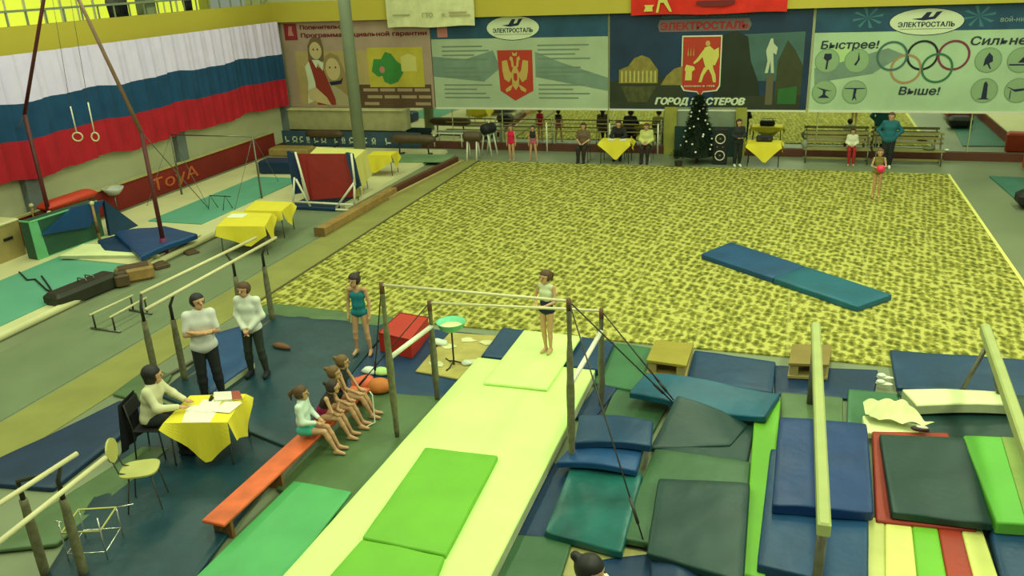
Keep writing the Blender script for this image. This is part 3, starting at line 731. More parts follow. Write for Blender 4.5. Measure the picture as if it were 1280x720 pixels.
# --- 4: the olympic banner
x0, x1 = .66, 8.1; W_ = x1-x0
p4 = board('banner', 'pale green banner with five interlaced rings and round sport pictograms', x0, x1, z0, z1, flatm('mint', (172, 196, 158), .5, .16, .6)); rail(x0, x1, z0, p4)
def px4(px, py): v = GY(px, py, BY); return v.x, v.z
flat('header', [b1(0, .765), b1(1, .765), b1(1, 1), b1(0, 1)], BLUEH, p4, 1)
flat('pale_patch', [px4(1030, 60), px4(1080, 60), px4(1060, 80), px4(1020, 95)], flatm('patch_pale', (176, 204, 140)), p4, 1)
flat('grey_stripe', [px4(1018, 85), px4(1050, 78), px4(1110, 60), px4(1130, 68), px4(1090, 92), px4(1040, 100), px4(1018, 106)], flatm('stripe_grey', (116, 138, 122), .5, .15), p4, 1.5)
c = px4(1158, 27); town_logo(c[0], c[1], 1.02, .38, p4)
for c, s in (((1085, 22), 1), ((1224, 20), 1)):
    cx, cz = px4(*c)
    for k in range(8):
        a = k*math.pi/4+.2; flat('snow_ray', [(cx, cz), (cx+.42*math.cos(a-.1), cz+.3*math.sin(a-.1)), (cx+.46*math.cos(a+.15), cz+.32*math.sin(a+.15))], flatm('ray_teal', (62, 116, 120)), p4, 2)
c = px4(1250, 28); text_mesh('lettering', 'вой-ни', .2, flatm('header_pale', (140, 160, 140)), P_(c[0], c[1]+.02, 2), R_, U_, p4)
DTX = flatm('slogan', (40, 52, 58))
for (a, b, ya, t) in ((1026, 1098, 61, 'Быстрее!'), (1213, 1300, 56, 'Сильнее!'), (1123, 1174, 118, 'Выше!')):
    c = px4(a, ya); d = px4(b, ya); text_mesh('lettering', t, .33, DTX, P_(c[0], c[1], 3), R_, U_, p4, shear=.12, width=d[0]-c[0], bold=.006)
for (a, b, col) in ((1115, 70, (66, 104, 96)), (1153, 69, (28, 36, 34)), (1192, 69, (124, 48, 70)), (1132, 86, (166, 130, 92)), (1171, 85, (52, 110, 72))):
    c = px4(a, b); ring_print('ring', c[0], c[1], .45, .065, flatm('ring_%d' % a, col), p4, 3)
DISC = flatm('disc', (140, 166, 124)); DISE = flatm('disc_edge', (116, 146, 112))
for i, (a, b) in enumerate(((1034, 76), (1071, 76), (1030, 115), (1068, 115), (1235, 75), (1276, 75), (1230, 113), (1272, 113))):
    cx, cz = px4(a, b); r = .37
    flat('disc_edge', ell(cx, cz, r, r), DISE, p4, 2); dsc = flat('disc', ell(cx, cz, r*.93, r*.93), DISC, p4, 3)
    def q(pts, nm='pictogram'): flat(nm, [(cx+x*r, cz+y*r) for x, y in pts], NAVY, dsc, 4)
    if i == 0: q([(-.25, .6), (.3, .6), (.35, .2), (.1, .0), (.05, -.7), (-.1, -.7), (-.05, .0), (-.3, .2)])
    elif i == 1: q([(.1, .8), (.22, .1), (-.05, -.4), (-.2, -.3), (.05, .1)])
    elif i == 2: q([(-.7, .45), (.0, .25), (.65, .1), (.15, .1), (.1, -.2), (.5, -.5), (-.5, -.5), (-.1, -.2), (-.1, .12)])
    elif i == 3: q([(-.8, .35), (.8, .35), (.8, .28), (.15, .25), (.1, -.3), (.25, -.75), (.05, -.5), (-.15, -.75), (-.1, -.3), (-.08, .25), (-.8, .28)])
    elif i == 4: q([(.0, .6), (.3, .3), (.35, -.1), (.1, -.25), (.3, -.7), (.2, -.7), (-.05, -.3), (-.3, -.5), (-.25, .1)])
    elif i == 5: q([(-.8, -.3), (.9, -.3), (.9, -.42), (-.8, -.42)]); q([(-.2, -.2), (.1, .2), (.6, .5), (.7, -.2)])
    elif i == 6: q([(-.1, .6), (.05, .75), (.2, .5), (.25, -.6), (.5, -.72), (-.5, -.72), (-.15, -.6)])
    else: q([(-.9, .35), (-.3, .1), (.5, .2), (.9, .45), (.4, .0), (-.2, -.1)]); q([(-.55, .0), (-.48, .0), (-.48, -.7), (-.55, -.7)])
# --- cloth banners over the balcony edge
def hung(name, label, px0, px1, zlow, m, yy=28.62):
    a, b = GY(px0, 10, yy).x, GY(px1, 10, yy).x
    r = thing(name, label, 'banner', ((a+b)/2, yy, zlow)); mb = MB(); n = 40; rows = 6
    for j in range(rows+1):
        for i in range(n+1):
            u = i/n; z = 5.5+(zlow-5.5)*j/rows
            mb.v.append(Vector((a+(b-a)*u, yy-.03-.025*math.sin(u*23+j*.6)*j/rows, z+.02*math.sin(u*9)*(j/rows))))
    for j in range(rows):
        for i in range(n):
            k = j*(n+1)+i; mb.f.append((k, k+1, k+n+2, k+n+1)); mb.m.append(0)
    mb.build('cloth', m, r, True)
    return r, a, b
r, a, b = hung('cloth_banner', 'white cloth banner with faint logos hanging over the balcony edge', 483, 593, 4.40, mat('white_banner_cloth', (222, 220, 168), .8))
def PB(x, z): return Vector((x, 28.53, z))
text_mesh('lettering', 'ГТО', .22, flatm('letter_tan', (176, 166, 122)), PB(a+(b-a)*.42, 4.72), R_, U_, r, bold=.004)
for k, (u, ww) in enumerate(((.08, .2), (.72, .2), (.72, .24))):
    mb = MB(); zz = (4.8, 4.84, 4.74)[k]; mb.quad(PB(a+(b-a)*u, zz), PB(a+(b-a)*(u+ww), zz), PB(a+(b-a)*(u+ww), zz+.05), PB(a+(b-a)*u, zz+.05)); mb.build('logo_line', flatm('letter_tan', (176, 166, 122)), r)
mb = MB(); mb.poly([PB(a+(b-a)*.66+.1*math.cos(t*.785)*(1 if t % 2 else .45), 4.79+.1*math.sin(t*.785)*(1 if t % 2 else .45)) for t in range(8)]); mb.build('logo_star', flatm('letter_tan', (176, 166, 122)), r)
r, a, b = hung('cloth_banner', 'bright red cloth banner with a yellow figure hanging over the balcony edge', 789, 984, 4.60, mat('red_banner_cloth', (214, 40, 26), .8))
mb = MB(); mb.poly([PB(a+.42+x, 4.72+z) for x, z in ((0, 0), (.3, 0), (.28, .12), (.34, .2), (.02, .2), (.06, .12))]); mb.build('anvil', SY, r)
mb = MB(); mb.poly([PB(a+.9+x, 4.68+z) for x, z in ((-.08, 0), (0, 0), (.06, .3), (.16, .3), (.36, .02), (.44, .02), (.28, .36), (.25, .7), (.05, .7), (.0, .4))]); mb.build('smith_figure', SY, r)
mb = MB(); mb.poly([PB(a+2.1+x, 4.9+z) for x, z in ((0, 0), (.2, -.08), (.9, -.08), (1.2, 0), (1.2, .1), (0, .1))]); mb.build('dark_mark', flatm('dark_red', (112, 24, 30)), r)

# ================================================================== the tricolour curtain on the left wall
r = thing('flag_curtain', 'gathered white, blue and red tricolour curtain hanging under the left balcony', 'curtain', (WX+.3, 20, 1.68))
def curtain_band(name, za, zb_, m, ha, hb):
    mb = MB(); n = 420; rows = 5; y0, y1 = 10.5, 28.55
    for j in range(rows+1):
        for i in range(n+1):
            u = i/n; y = y0+(y1-y0)*u; t = j/rows
            za_, zb2 = za+ha*math.sin(u*31)+ha*.6*math.sin(u*67+1), zb_+hb*math.sin(u*31)+hb*.6*math.sin(u*67+1)
            z = za_+(zb2-za_)*t
            fold = .045*math.sin(u*190+1.5*math.sin(u*40))+.025*math.sin(u*420+z)
            mb.v.append(Vector((WX+.36+fold*(1.1-.1*z), y, z)))
    for j in range(rows):
        for i in range(n):
            k = j*(n+1)+i; mb.f.append((k, k+n+1, k+n+2, k+1)); mb.m.append(0)
    mb.build(name, m, r, True)
curtain_band('white_band', 4.72, 3.58, mat('curtain_white', (228, 210, 255), .85, .05, 2), 0, .035)
curtain_band('blue_band', 3.58, 2.66, mat('curtain_blue', (22, 68, 108), .85, .15, 2), .035, .03)
curtain_band('red_band', 2.66, 1.68, mat('curtain_red', (176, 22, 40), .85, .12, 2), .03, .05)
# red fabric screen along the foot of the left wall
r = thing('wall_screen', 'long dark red fabric screen with orange lettering along the foot of the left wall', 'screen', (WX+.2, 20, 0))
mb = MB(); mb.box((WX+.2, 20.9, .38), (.06, 13.2, .74)); mb.build('fabric', mat('screen_red', (128, 34, 26), .8, .15, 1), r)
mb = MB(); mb.box((WX+.2, 20.9, .77), (.12, 13.2, .05)); mb.build('top_rail', mat('rail_pale', (176, 168, 110), .6), r)
c = GX(196, 232, WX+.24)
text_mesh('lettering', 'ТоуА', .5, mat('orange_letters', (196, 92, 44), .7), (WX+.245, c.y-.2, .2), (0, 1, 0), (0, 0, 1), r, width=2.2, bold=.01)

# ================================================================== floor coverings
def strip(name, label, cat, cor, th, m, z=None, rz=True, kind=None):
    """flat covering; cor = world xy points"""
    mb = MB(); n = len(cor); z = z if z is not None else th
    i = 0
    mb.v = [Vector((x, y, z)) for x, y in cor]+[Vector((x, y, z-th)) for x, y in cor]
    mb.f = [tuple(range(n)), tuple(range(2*n-1, n-1, -1))]+[(k, n+k, n+(k+1) % n, (k+1) % n) for k in range(n)]; mb.m = [0]*len(mb.f)
    cx = sum(c[0] for c in cor)/n; cy = sum(c[1] for c in cor)/n
    o = mb.build(name, m, None, loc=(cx, cy, z-th))
    return tag(o, label, cat)
nl = G(338, 374); nr = Vector((4.65, 13.35, 0)); 
cp = thing('carpet', 'large yellow patterned floor-exercise carpet in front of the mirrors', 'carpet', (-2.7, 20, 0))
mb = MB(); mb.hexa([(-10.02, 13.25, 0), (4.64, 13.2, 0), (4.64, 26.85, 0), (-10.02, 26.85, 0)], [(-10.02, 13.25, .03), (4.64, 13.2, .03), (4.64, 26.85, .03), (-10.02, 26.85, .03)])
mb.build('carpet_field', carpet_material(), cp)
mb = MB(); mb.box((4.66, 20, .022), (.07, 13.6, .03)); mb.build('boundary_tape', mat('tape', (226, 220, 120), .6), cp)
mb = MB(); mb.box((-10.06, 20.05, .02), (.06, 13.6, .04)); mb.build('edge_strip', mat('dark_edge', (84, 76, 40), .8), cp)
strip('runner', 'wide grey-green floor runner between the tumbling strip and the carpet', 'runner', [(-13.6, 4), (-11.25, 4), (-11.15, 20), (-13.2, 20)], .008, RUN)
strip('runner', 'long olive floor runner along the left side of the yellow carpet', 'runner', [(-11.2, 4), (-10.12, 4), (-10.12, 27), (-11.0, 27)], .012, OLIVE)
strip('floor_mat', 'flat teal mat lying right of the carpet near the back wall', 'mat', [tuple(G(1236, 221).xy), (8.5, 26.6), (8.5, 20), tuple((G(1280, 276)+Vector((.4, -.8, 0))).xy)], .03, vinyl('teal_dark', (52, 108, 92)))

# tumbling strip along the left wall
r = thing('tumbling_strip', 'raised cream tumbling strip with teal panels along the left wall', 'podium', (-16.2, 16, 0))
mb = MB(); mb.hexa([(-18.1, 6, 0), (-13.95, 6, 0), (-13.95, 20.4, 0), (-18.1, 20.4, 0)], [(-18.1, 6, .1), (-14.0, 6, .1), (-14.0, 20.4, .1), (-18.1, 20.4, .1)]); mb.build('base', CREAM, r)
mb = MB(); mb.hexa([(-18.1, 20.41, 0), (-11.75, 20.41, 0), (-11.75, 28.2, 0), (-18.1, 28.2, 0)], [(-18.1, 20.41, .1), (-11.8, 20.41, .1), (-11.8, 28.2, .1), (-18.1, 28.2, .1)]); mb.build('base', CREAM, r)
mb = MB(); mb.box((-15.45, 10.9, .105), (2.3, 8.3, .05), bev=.01); mb.build('teal_panel', TEAL, r)
mb = MB(); mb.box((-15.7, 20.6, .105), (1.75, 5.2, .05), bev=.01); mb.build('teal_panel', TEAL, r)
mb = MB(); mb.tube((-13.93, 6, .07), (-13.93, 20.3, .07), .08, n=10); mb.build('edge_roll', CREAM, r, True)
# timber along the podium
a, b = G(400, 296), G(492, 243)
r = thing('timber_beam', 'long square brown timber lying on the floor left of the carpet', 'timber', ((a+b)/2))
mb = MB(); d = (b-a); L = d.length; mb.box(((a+b)/2+Vector((0, 0, .12))), (.26, L, .22), rz=math.atan2(-d.x, d.y), bev=.02); mb.build('timber_body', WOOD, r)
mb = MB(); mb.box(a+Vector((0, -.0, .12)), (.28, .06, .24), rz=math.atan2(-d.x, d.y)); mb.build('end_cap', mat('end_wood', (112, 86, 48), .6), r)
a, b = G(480, 250), G(574, 203)
r = thing('edge_board', 'dark brown wooden edge board of the podium beyond the timber', 'board', ((a+b)/2))
d = b-a; mb = MB(); mb.box((a+b)/2+Vector((-.1, 0, .1)), (.16, d.length, .2), rz=math.atan2(-d.x, d.y)); mb.build('board_body', BROWN, r)
mb = MB(); mb.box((a+b)/2+Vector((.12, 0, .04)), (.1, d.length, .08), rz=math.atan2(-d.x, d.y)); mb.build('lower_rail', mat('pale_rail', (168, 150, 96), .6), r)

# ---------------------------------------------------------------- mats
NB = vinyl('navy', (22, 56, 88)); NB2 = vinyl('navy_deep', (20, 46, 76)); BLU = vinyl('blue', (24, 66, 112)); TLB = vinyl('teal_blue', (22, 80, 102), var=.2)
DTEAL = vinyl('dark_teal', (24, 56, 66), .38, .22); GRN = vinyl('green', (58, 104, 68)); DGRN = vinyl('dark_green', (26, 54, 50)); MGRN = vinyl('mid_green', (56, 88, 58))
LIME = vinyl('lime', (106, 170, 44), .5, .08); SEAG = vinyl('sea_green', (78, 158, 92), .45, .1); WMAT = vinyl('white_lime', (204, 234, 136), .5, .04)
WMAT2 = vinyl('white', (224, 228, 168), .5, .06); OLG = vinyl('olive_green', (80, 104, 64)); RED = vinyl('red', (150, 50, 34), .5, .1)
SIDEW = mat('mat_side_grey', (176, 182, 140), .6, .1, 6); CRM = vinyl('cream', (214, 214, 120), .55, .08)
# under the left group
gym_mat('long green edge mat between the yellow carpet and the dark blue mats', [(334, 378), (492, 396), (486, 408), (322, 392)], .062, .028, OLG, rnd=.01)
gym_mat('large dark teal floor mat under the boy and in front of the judges', [(322, 391), (490, 405), (362, 560), (196, 492)], .06, .05, DTEAL, n=20, rnd=.01)
gym_mat('navy floor mat under the standing girl and red block', [(491, 405), (606, 418), (590, 500), (424, 486)], .065, .055, NB, rnd=.01)
gym_mat('dark teal floor mat beneath the yellow judges table', [(192, 498), (362, 562), (235, 735), (40, 745)], .062, .05, DTEAL, n=20, rnd=.01)
gym_mat('grey-green floor mat left of the judges behind the parallel bars', [(186, 458), (215, 468), (190, 505), (140, 492)], .05, .04, OLG, rnd=.02)
gym_mat('navy floor mat at the left frame edge beside the olive runner', [(150, 500), (196, 508), (66, 610), (-60, 600)], .075, .07, NB2, rnd=.03)
gym_mat('olive floor mat under the empty metal chairs', [(178, 558), (212, 560), (70, 680), (-30, 690)], .07, .045, OLG, rnd=.02)
gym_mat('bright blue crash mat with white side behind the standing man', [(243, 424), (306, 405), (318, 452), (262, 492)], .18, .12, BLU, side=SIDEW, rnd=.02)
gym_mat('olive green floor mat in front of the bench with the sitting girls', [(452, 478), (590, 500), (440, 655), (345, 610)], .055, .045, OLG, n=16, rnd=.01)
gym_mat('sea green mat at the bottom edge beside the white runway', [(367, 601), (440, 614), (342, 742), (228, 736)], .09, .03, SEAG, rnd=.02)
gym_mat('tan chalk-stained board under the mint bowl stand', [(562, 415), (630, 420), (573, 473), (519, 463)], .10, .035, mat('tan_board', (172, 158, 84), .6, .15, 3), rnd=.01, name='floor_board', cat='board')
for i, (a, b) in enumerate(((562, 433), (585, 425), (596, 452), (545, 455), (608, 428))):
    pp = G(a, b, .105); mb = MB(); mb.poly([pp+Vector((.13*math.cos(t*.7)*(1+.4*math.sin(t*3+i)), .1*math.sin(t*.7)*(1+.3*math.cos(t*2+i)), .004)) for t in range(9)])
    o = mb.build('chalk_patch', mat('chalk', (206, 202, 150), .9), bpy.data.objects['floor_board'])
# long white runway of the uneven bars
r = thing('landing_mat', 'big long white mat running under the uneven bars', 'mat', G(560, 560))
gym_mat('', [(597, 446), (744, 462), (612, 722), (350, 722)], .24, .17, WMAT, n=30, wr=.004, parent=r, part='mat_body', side=SIDEW, rnd=.004)
gym_mat('', [(350, 722), (612, 722), (568, 810), (245, 810)], .24, .17, WMAT, n=10, wr=.004, parent=r, part='mat_body', side=SIDEW, rnd=.004)
gym_mat('thin white mat on which the girl stands', [(655, 412), (727, 420), (684, 486), (604, 478)], .29, .045, WMAT, n=16, wr=.003, rnd=.01)
gym_mat('navy mat left of the thin white mat at the head of the runway', [(628, 409), (656, 412), (634, 448), (601, 444)], .2, .17, NB, rnd=.02)
gym_mat('navy mat behind the right low bar post', [(722, 420), (768, 426), (752, 462), (700, 455)], .2, .17, NB, rnd=.02)
gym_mat('upper bright green mat lying on the white runway', [(531, 558), (623, 569), (557, 694), (452, 672)], .31, .06, LIME, wr=.008, rnd=.02)
gym_mat('lower bright green mat lying on the white runway, cut by the frame', [(452, 673), (556, 695), (526, 770), (384, 752)], .31, .06, LIME, wr=.008, rnd=.02)
# right of the runway, lowest layer first
gym_mat('narrow slate mat between the runway and the folded blue mat', [(748, 478), (772, 484), (742, 524), (716, 520)], .08, .06, NB2)
gym_mat('pale green floor mat beneath the bar cables', [(770, 484), (838, 500), (806, 560), (738, 552)], .05, .04, MGRN)
gym_mat('green mat beside the yellow springboard', [(757, 428), (822, 436), (806, 490), (742, 478)], .09, .06, GRN, hf=lambda u, v: .03*math.sin(u*3.1)*(1-v))
gym_mat('narrow blue mat right of the runway, near the bottom', [(692, 578), (718, 582), (682, 672), (644, 668)], .06, .05, NB2)
gym_mat('grey-green mat beside the runway at the bottom edge', [(644, 667), (717, 673), (694, 745), (596, 740)], .07, .06, MGRN)
gym_mat('beige floor mat behind the dark-haired woman', [(712, 672), (820, 692), (812, 730), (700, 720)], .03, .025, mat('beige_mat', (150, 142, 84), .6))
gym_mat('teal and green mottled mat right of the high bar post', [(714, 580), (804, 590), (778, 690), (680, 664)], .16, .10, vinyl('teal_mottled', (28, 84, 80), .3, .45), wr=.01)
gym_mat('lower half of the folded blue mat beside the runway', [(726, 545), (806, 552), (796, 588), (694, 577)], .27, .10, BLU, hf=lambda u, v: .05*math.sin(u*3.1))
gym_mat('upper half of the folded blue mat beside the runway', [(724, 518), (817, 526), (814, 557), (718, 553)], .39, .11, NB, hf=lambda u, v: .05*math.sin(u*3.1))
gym_mat('dark green peaked mat leaning under the teal mat', [(846, 493), (936, 530), (914, 556), (812, 560)], [.40, .12, .12, .12], .07, DGRN, hf=lambda u, v: .05*math.sin(u*3.1)*(1-v))
gym_mat('dark green flat mat left of the lime strip', [(862, 520), (944, 530), (934, 582), (818, 566)], .10, .07, DGRN)
gym_mat('mid green mat under the dark green one, left of centre pile', [(818, 560), (939, 576), (926, 700), (774, 672)], .14, .08, MGRN, n=16)
gym_mat('dark green mat on top, left of the lime strip', [(823, 597), (938, 604), (930, 728), (808, 690)], .24, .09, DGRN, n=16, wr=.012)
gym_mat('navy mat behind the dark-haired woman at the bottom edge', [(752, 698), (838, 688), (860, 760), (730, 750)], .05, .04, NB2)
gym_mat('navy arched mat at the bottom edge beside the dark green mat', [(812, 694), (882, 716), (878, 775), (815, 760)], .12, .08, NB2, hf=lambda u, v: .07*math.sin(u*3.1))
gym_mat('long lime green strip mat beside the two blue mats', [(944, 506), (976, 500), (957, 724), (928, 716)], .16, .09, LIME, side=SIDEW, rnd=.01)
gym_mat('navy flat mat beside the right springboard', [(968, 456), (1098, 462), (1092, 500), (968, 492)], .05, .04, NB2)
gym_mat('blue flat mat right of the yellow springboard', [(868, 437), (970, 452), (966, 490), (858, 474)], .09, .06, NB)
gym_mat('grey-green floor mat left of the first beam', [(976, 490), (1054, 496), (1054, 536), (976, 524)], .08, .05, OLG)
gym_mat('green floor mat right of the first beam', [(1060, 486), (1124, 492), (1130, 540), (1058, 530)], .09, .05, GRN)
gym_mat('wavy teal mat draped over the mats in front of the yellow springboard', [(806, 466), (976, 488), (957, 520), (786, 490)], [.34, .30, .30, .34], .10, TLB, n=24, hf=lambda u, v: -.07*math.sin(max(0, u-.25)*4.1)*v+.05*math.sin(u*5)*(1-v))
gym_mat('big navy mat right of the slippers by the carpet edge', [(1112, 437), (1420, 458), (1420, 505), (1121, 484)], .10, .065, NB, n=16, rnd=.02)
gym_mat('dark green mat beneath the curved white mat', [(1120, 488), (1420, 498), (1420, 560), (1168, 548)], .14, .04, DGRN, rnd=.04)
gym_mat('curved white mat with a pale brown tape stripe near the second beam', [(1128, 486), (1262, 490), (1272, 506), (1146, 506)], .32, .16, WMAT2, side=SIDEW, hf=lambda u, v: .03*math.sin(u*3.1), rnd=.008)
gym_mat('red mat under the dark green mat right of the first beam', [(1090, 538), (1186, 541), (1222, 662), (1095, 650)], .24, .09, RED, rnd=.02)
gym_mat('white mat beneath the crumpled white cloth', [(1078, 518), (1150, 530), (1146, 545), (1082, 540)], .20, .1, WMAT2)
gym_mat('dark green mat lying on the red mat', [(1099, 540), (1209, 548), (1242, 656), (1114, 640)], .34, .09, DGRN, n=16, wr=.012, rnd=.03)
lm_ = gym_mat('thick lime green mat at the right edge with a brown tape stripe', [(1204, 543), (1330, 549), (1385, 662), (1246, 652)], .38, .16, vinyl('lime_bright', (92, 162, 56), .5, .08), rnd=.02)
gym_mat('lower dark blue mat beneath the near end of the first beam', [(963, 560), (1086, 570), (1086, 735), (946, 706)], .26, .12, vinyl('petrol', (20, 58, 94)), n=18, wr=.012)
gym_mat('upper royal blue mat under the first beam', [(974, 520), (1084, 528), (1093, 640), (965, 630)], .40, .13, vinyl('royal', (16, 50, 100)), n=18, wr=.012)
gym_mat('dark blue mat in the bottom right corner', [(1236, 658), (1340, 664), (1370, 740), (1256, 738)], .22, .12, NB)
def on_top(parent, name, px, z, m, th=.012):
    c = quad_corners_(px, z); mb = MB(); mb.hexa([p-Vector((0, 0, th)) for p in (c[3], c[2], c[1], c[0])], [c[3], c[2], c[1], c[0]]); mb.build(name, m, parent)
def quad_corners_(px, z): return [G(a, b, z) for a, b in px]
on_top(lm_, 'tape_stripe', [(1252, 546), (1270, 547), (1306, 655), (1284, 654)], .393, mat('tape_brown', (120, 140, 62), .6))
r = thing('striped_mat', 'striped cream, green and red mat at the bottom edge', 'mat', G(1150, 700))
def lerp2(a, b, t): return (a[0]+(b[0]-a[0])*t, a[1]+(b[1]-a[1])*t)
TLc, TRc, BRc, BLc = (1083, 645), (1228, 660), (1262, 760), (1078, 745)
for t0, t1, mm in ((0, .16, vinyl('cream_grey', (184, 184, 108), .55)), (.16, .39, CRM), (.39, .61, LIME), (.61, .81, RED), (.81, 1, CRM)):
    gym_mat('', [lerp2(TLc, TRc, t0), lerp2(TLc, TRc, t1), lerp2(BLc, BRc, t1), lerp2(BLc, BRc, t0)], .20, .13, mm, parent=r, part='stripe', n=8, wr=.002, rnd=.001)
# on the carpet
r = thing('folding_mat', 'long blue two-section folding mat lying diagonally on the yellow carpet', 'mat', G(995, 345))
A_, B_, C_, D_ = (914, 302), (1116, 368), (1072, 383), (876, 317)
m1, m2 = lerp2(A_, B_, .46), lerp2(D_, C_, .46)
gym_mat('', [A_, m1, m2, D_], .15, .115, vinyl('mat_blue', (24, 72, 112)), parent=r, part='section', n=10, wr=.003)
gym_mat('', [m1, B_, C_, m2], .15, .115, vinyl('mat_teal', (24, 88, 108)), parent=r, part='section', n=10, wr=.003)
# mats on the tumbling strip
gym_mat('cream mat on the tumbling strip left of the navy mat', [(104, 304), (146, 306), (200, 318), (74, 319)], .26, .10, WMAT2, side=SIDEW, rnd=.01)
gym_mat('cream base mat beneath the navy mat on the tumbling strip', [(150, 296), (252, 292), (176, 331), (80, 322)], .16, .03, CREAM, rnd=.01)
gym_mat('navy mat with a drooping corner lying on the tumbling strip', [(142, 290), (206, 281), (247, 291), (176, 321)], .38, .12, BLU, hf=lambda u, v: .03*math.sin(u*5), rnd=.03)
gym_mat('navy mat flap left of the ring frame foot', [(121, 300), (168, 288), (186, 316), (130, 313)], .27, .09, NB, rnd=.04)
print('part1 done')

# ================================================================== furniture helpers
def quad_corners(px, z): return [G(a, b, z) for a, b in px]
def draped_table(label, C, z, mids, cors, m=YCLOTH, legm=METAL, group=None, loc=None, name='draped_table', leg=True):
    """C: four top corners (world, clockwise or not); mids/cors: cloth drop in the middle of each side / at each corner"""
    cen = sum(C, Vector())/4
    r = thing(name, label, 'table', (cen.x, cen.y, 0), group)
    mb = MB(); mb.hexa([c-Vector((0, 0, .03)) for c in C], [c-Vector((0, 0, .006)) for c in C]); mb.build('table_top', WOOD, r)
    if leg:
        for c in C:
            p = cen+(c-cen)*.9; q = cen+(c-cen)*.94
            mb = MB(); mb.tube((q.x, q.y, 0), (p.x, p.y, z-.03), .013, n=8); mb.build('leg', legm, r, True)
    # cloth: top sheet and four hanging flaps in one continuous mesh
    mb = MB(); n = 12; off = .012
    mb.poly([c+(c-cen).normalized()*off+Vector((0, 0, .004)) for c in C])
    for k in range(4):
        a, b = C[k], C[(k+1) % 4]
        a = a+(a-cen).normalized()*off; b = b+(b-cen).normalized()*off
        out = ((a+b)/2-cen); out.z = 0; out.normalize()
        i0 = len(mb.v); rows = 5
        for j in range(rows+1):
            for i in range(n+1):
                u = i/n; t = j/rows
                md = mids[k]
                if isinstance(md, tuple): pk, md = md
                else: pk = .5
                lin = (cors[k]+(md-cors[k])*(u/pk)) if u < pk else (md+(cors[(k+1) % 4]-md)*((u-pk)/(1-pk)))
                corner_out = ((a if u < .5 else b)-cen); corner_out.z = 0; corner_out.normalize()
                e = abs(u-.5)*2
                fl = out*(.002+.06*t*(1-e*.3)+.018*t*math.sin(u*14+k)) + corner_out*(.05*t*e**3)
                mb.v.append(a+(b-a)*u+fl*1+Vector((0, 0, .004-lin*t)))
        for j in range(rows):
            for i in range(n):
                q = i0+j*(n+1)+i; mb.f.append((q, q+1, q+n+2, q+n+1)); mb.m.append(0)
    mb.m = [0]*len(mb.f)
    o = mb.build('tablecloth', m, r, False)
    return r
def rect(c, w, d, rz, z):
    R = Matrix.Rotation(rz, 3, 'Z'); return [Vector((c[0], c[1], z))+R @ Vector(p) for p in ((-w/2, -d/2, 0), (w/2, -d/2, 0), (w/2, d/2, 0), (-w/2, d/2, 0))]

# judges' table in front left
C = quad_corners(((205, 529), (284, 528), (306, 493), (238, 495)), .73)
jt = draped_table('yellow-draped judges table with papers, front left beside the sitting woman', C, .73, [(.62, .60), (.62, .50), .3, .3], [.06, .26, .08, .10])
tc_ = sum(C, Vector())/4
def sheet(name, label, px, z, m, cat='paper', th=.004, group=None):
    c = quad_corners(px, z+th); mb = MB(); mb.hexa([p-Vector((0, 0, th)) for p in c], c)
    o = mb.build(name, m, None, loc=(sum(c, Vector())/4-Vector((0, 0, th)))); return tag(o, label, cat, group)
sheet('paper_sheet', 'large white score sheet at the near left of the judges table', [(227, 528), (262, 528), (275, 508), (235, 506)], .735, PAPER)
sheet('paper_sheet', 'white paper sheet in the middle of the judges table', [(243, 514), (268, 516), (278, 500), (254, 499)], .741, PAPER)
sheet('paper_sheet', 'tilted white paper sheet right of the others on the judges table', [(264, 514), (287, 516), (303, 503), (282, 502)], .747, PAPER)
def book(label, px, z, m, th=.03, name='book'):
    c = quad_corners(px, z+th); r = thing(name, label, 'book', sum(c, Vector())/4-Vector((0, 0, th)))
    cc = sum(c, Vector())/4
    mb = MB(); mb.hexa([cc+(p-cc)*.96-Vector((0, 0, th-.004)) for p in c], [cc+(p-cc)*.96-Vector((0, 0, .004)) for p in c]); mb.build('pages', PAPER, r)
    mb = MB(); mb.hexa([p-Vector((0, 0, .004)) for p in c], c); mb.hexa([p-Vector((0, 0, th)) for p in c], [p-Vector((0, 0, th-.004)) for p in c]); mb.build('cover', m, r)
book('white-covered notebook at the back of the judges table', [(268, 500), (290, 499), (289, 489), (267, 490)], .735, mat('book_white', (220, 220, 196), .5), .035)
book('red book beside the white notebook on the judges table', [(291, 499), (303, 498), (299, 488), (289, 489)], .735, mat('book_red', (150, 64, 46), .5), .025)
r = thing('stapler', 'small black office stapler left of the white notebook', 'stapler', G(264, 499, .735))
mb = MB(); p = G(264, 499, .745); mb.box(p, (.04, .12, .015), rz=.4); mb.build('base', BLACK, r); mb = MB(); mb.box(p+Vector((0, 0, .025)), (.035, .11, .02), rz=.4, rx=.12, bev=.006); mb.build('arm', BLACK, r)
# two yellow tables beside the tumbling strip
C = quad_corners(((271, 283), (331, 283), (340, 267), (290, 265)), .73)
draped_table('nearer of the two yellow-draped tables beside the tumbling strip', C, .73, [(.65, .50), .52, .3, .3], [.22, .2, .12, .12])
C = quad_corners(((306, 263), (352, 264), (365, 253), (320, 251)), .73)
draped_table('farther of the two yellow-draped tables beside the tumbling strip', C, .73, [(.5, .4), .5, .3, .3], [.25, .2, .12, .12])
sheet('paper_sheet', 'white paper on the nearer yellow table beside the tumbling strip', [(283, 272), (303, 272), (310, 267), (290, 267)], .738, PAPER)
C = rect(G(481, 221).xy, .8, .6, .1, .78)
draped_table('small yellow-draped table standing on the podium beside the column', C, .78, [(.3, .58), .5, .3, .3], [.5, .2, .2, .3], legm=BROWN)
YPALE = mat('cream_cloth', (216, 208, 116), .8, .05, 2)
C = quad_corners(((384, 196), (444, 198), (457, 187), (396, 184)), 1.3)
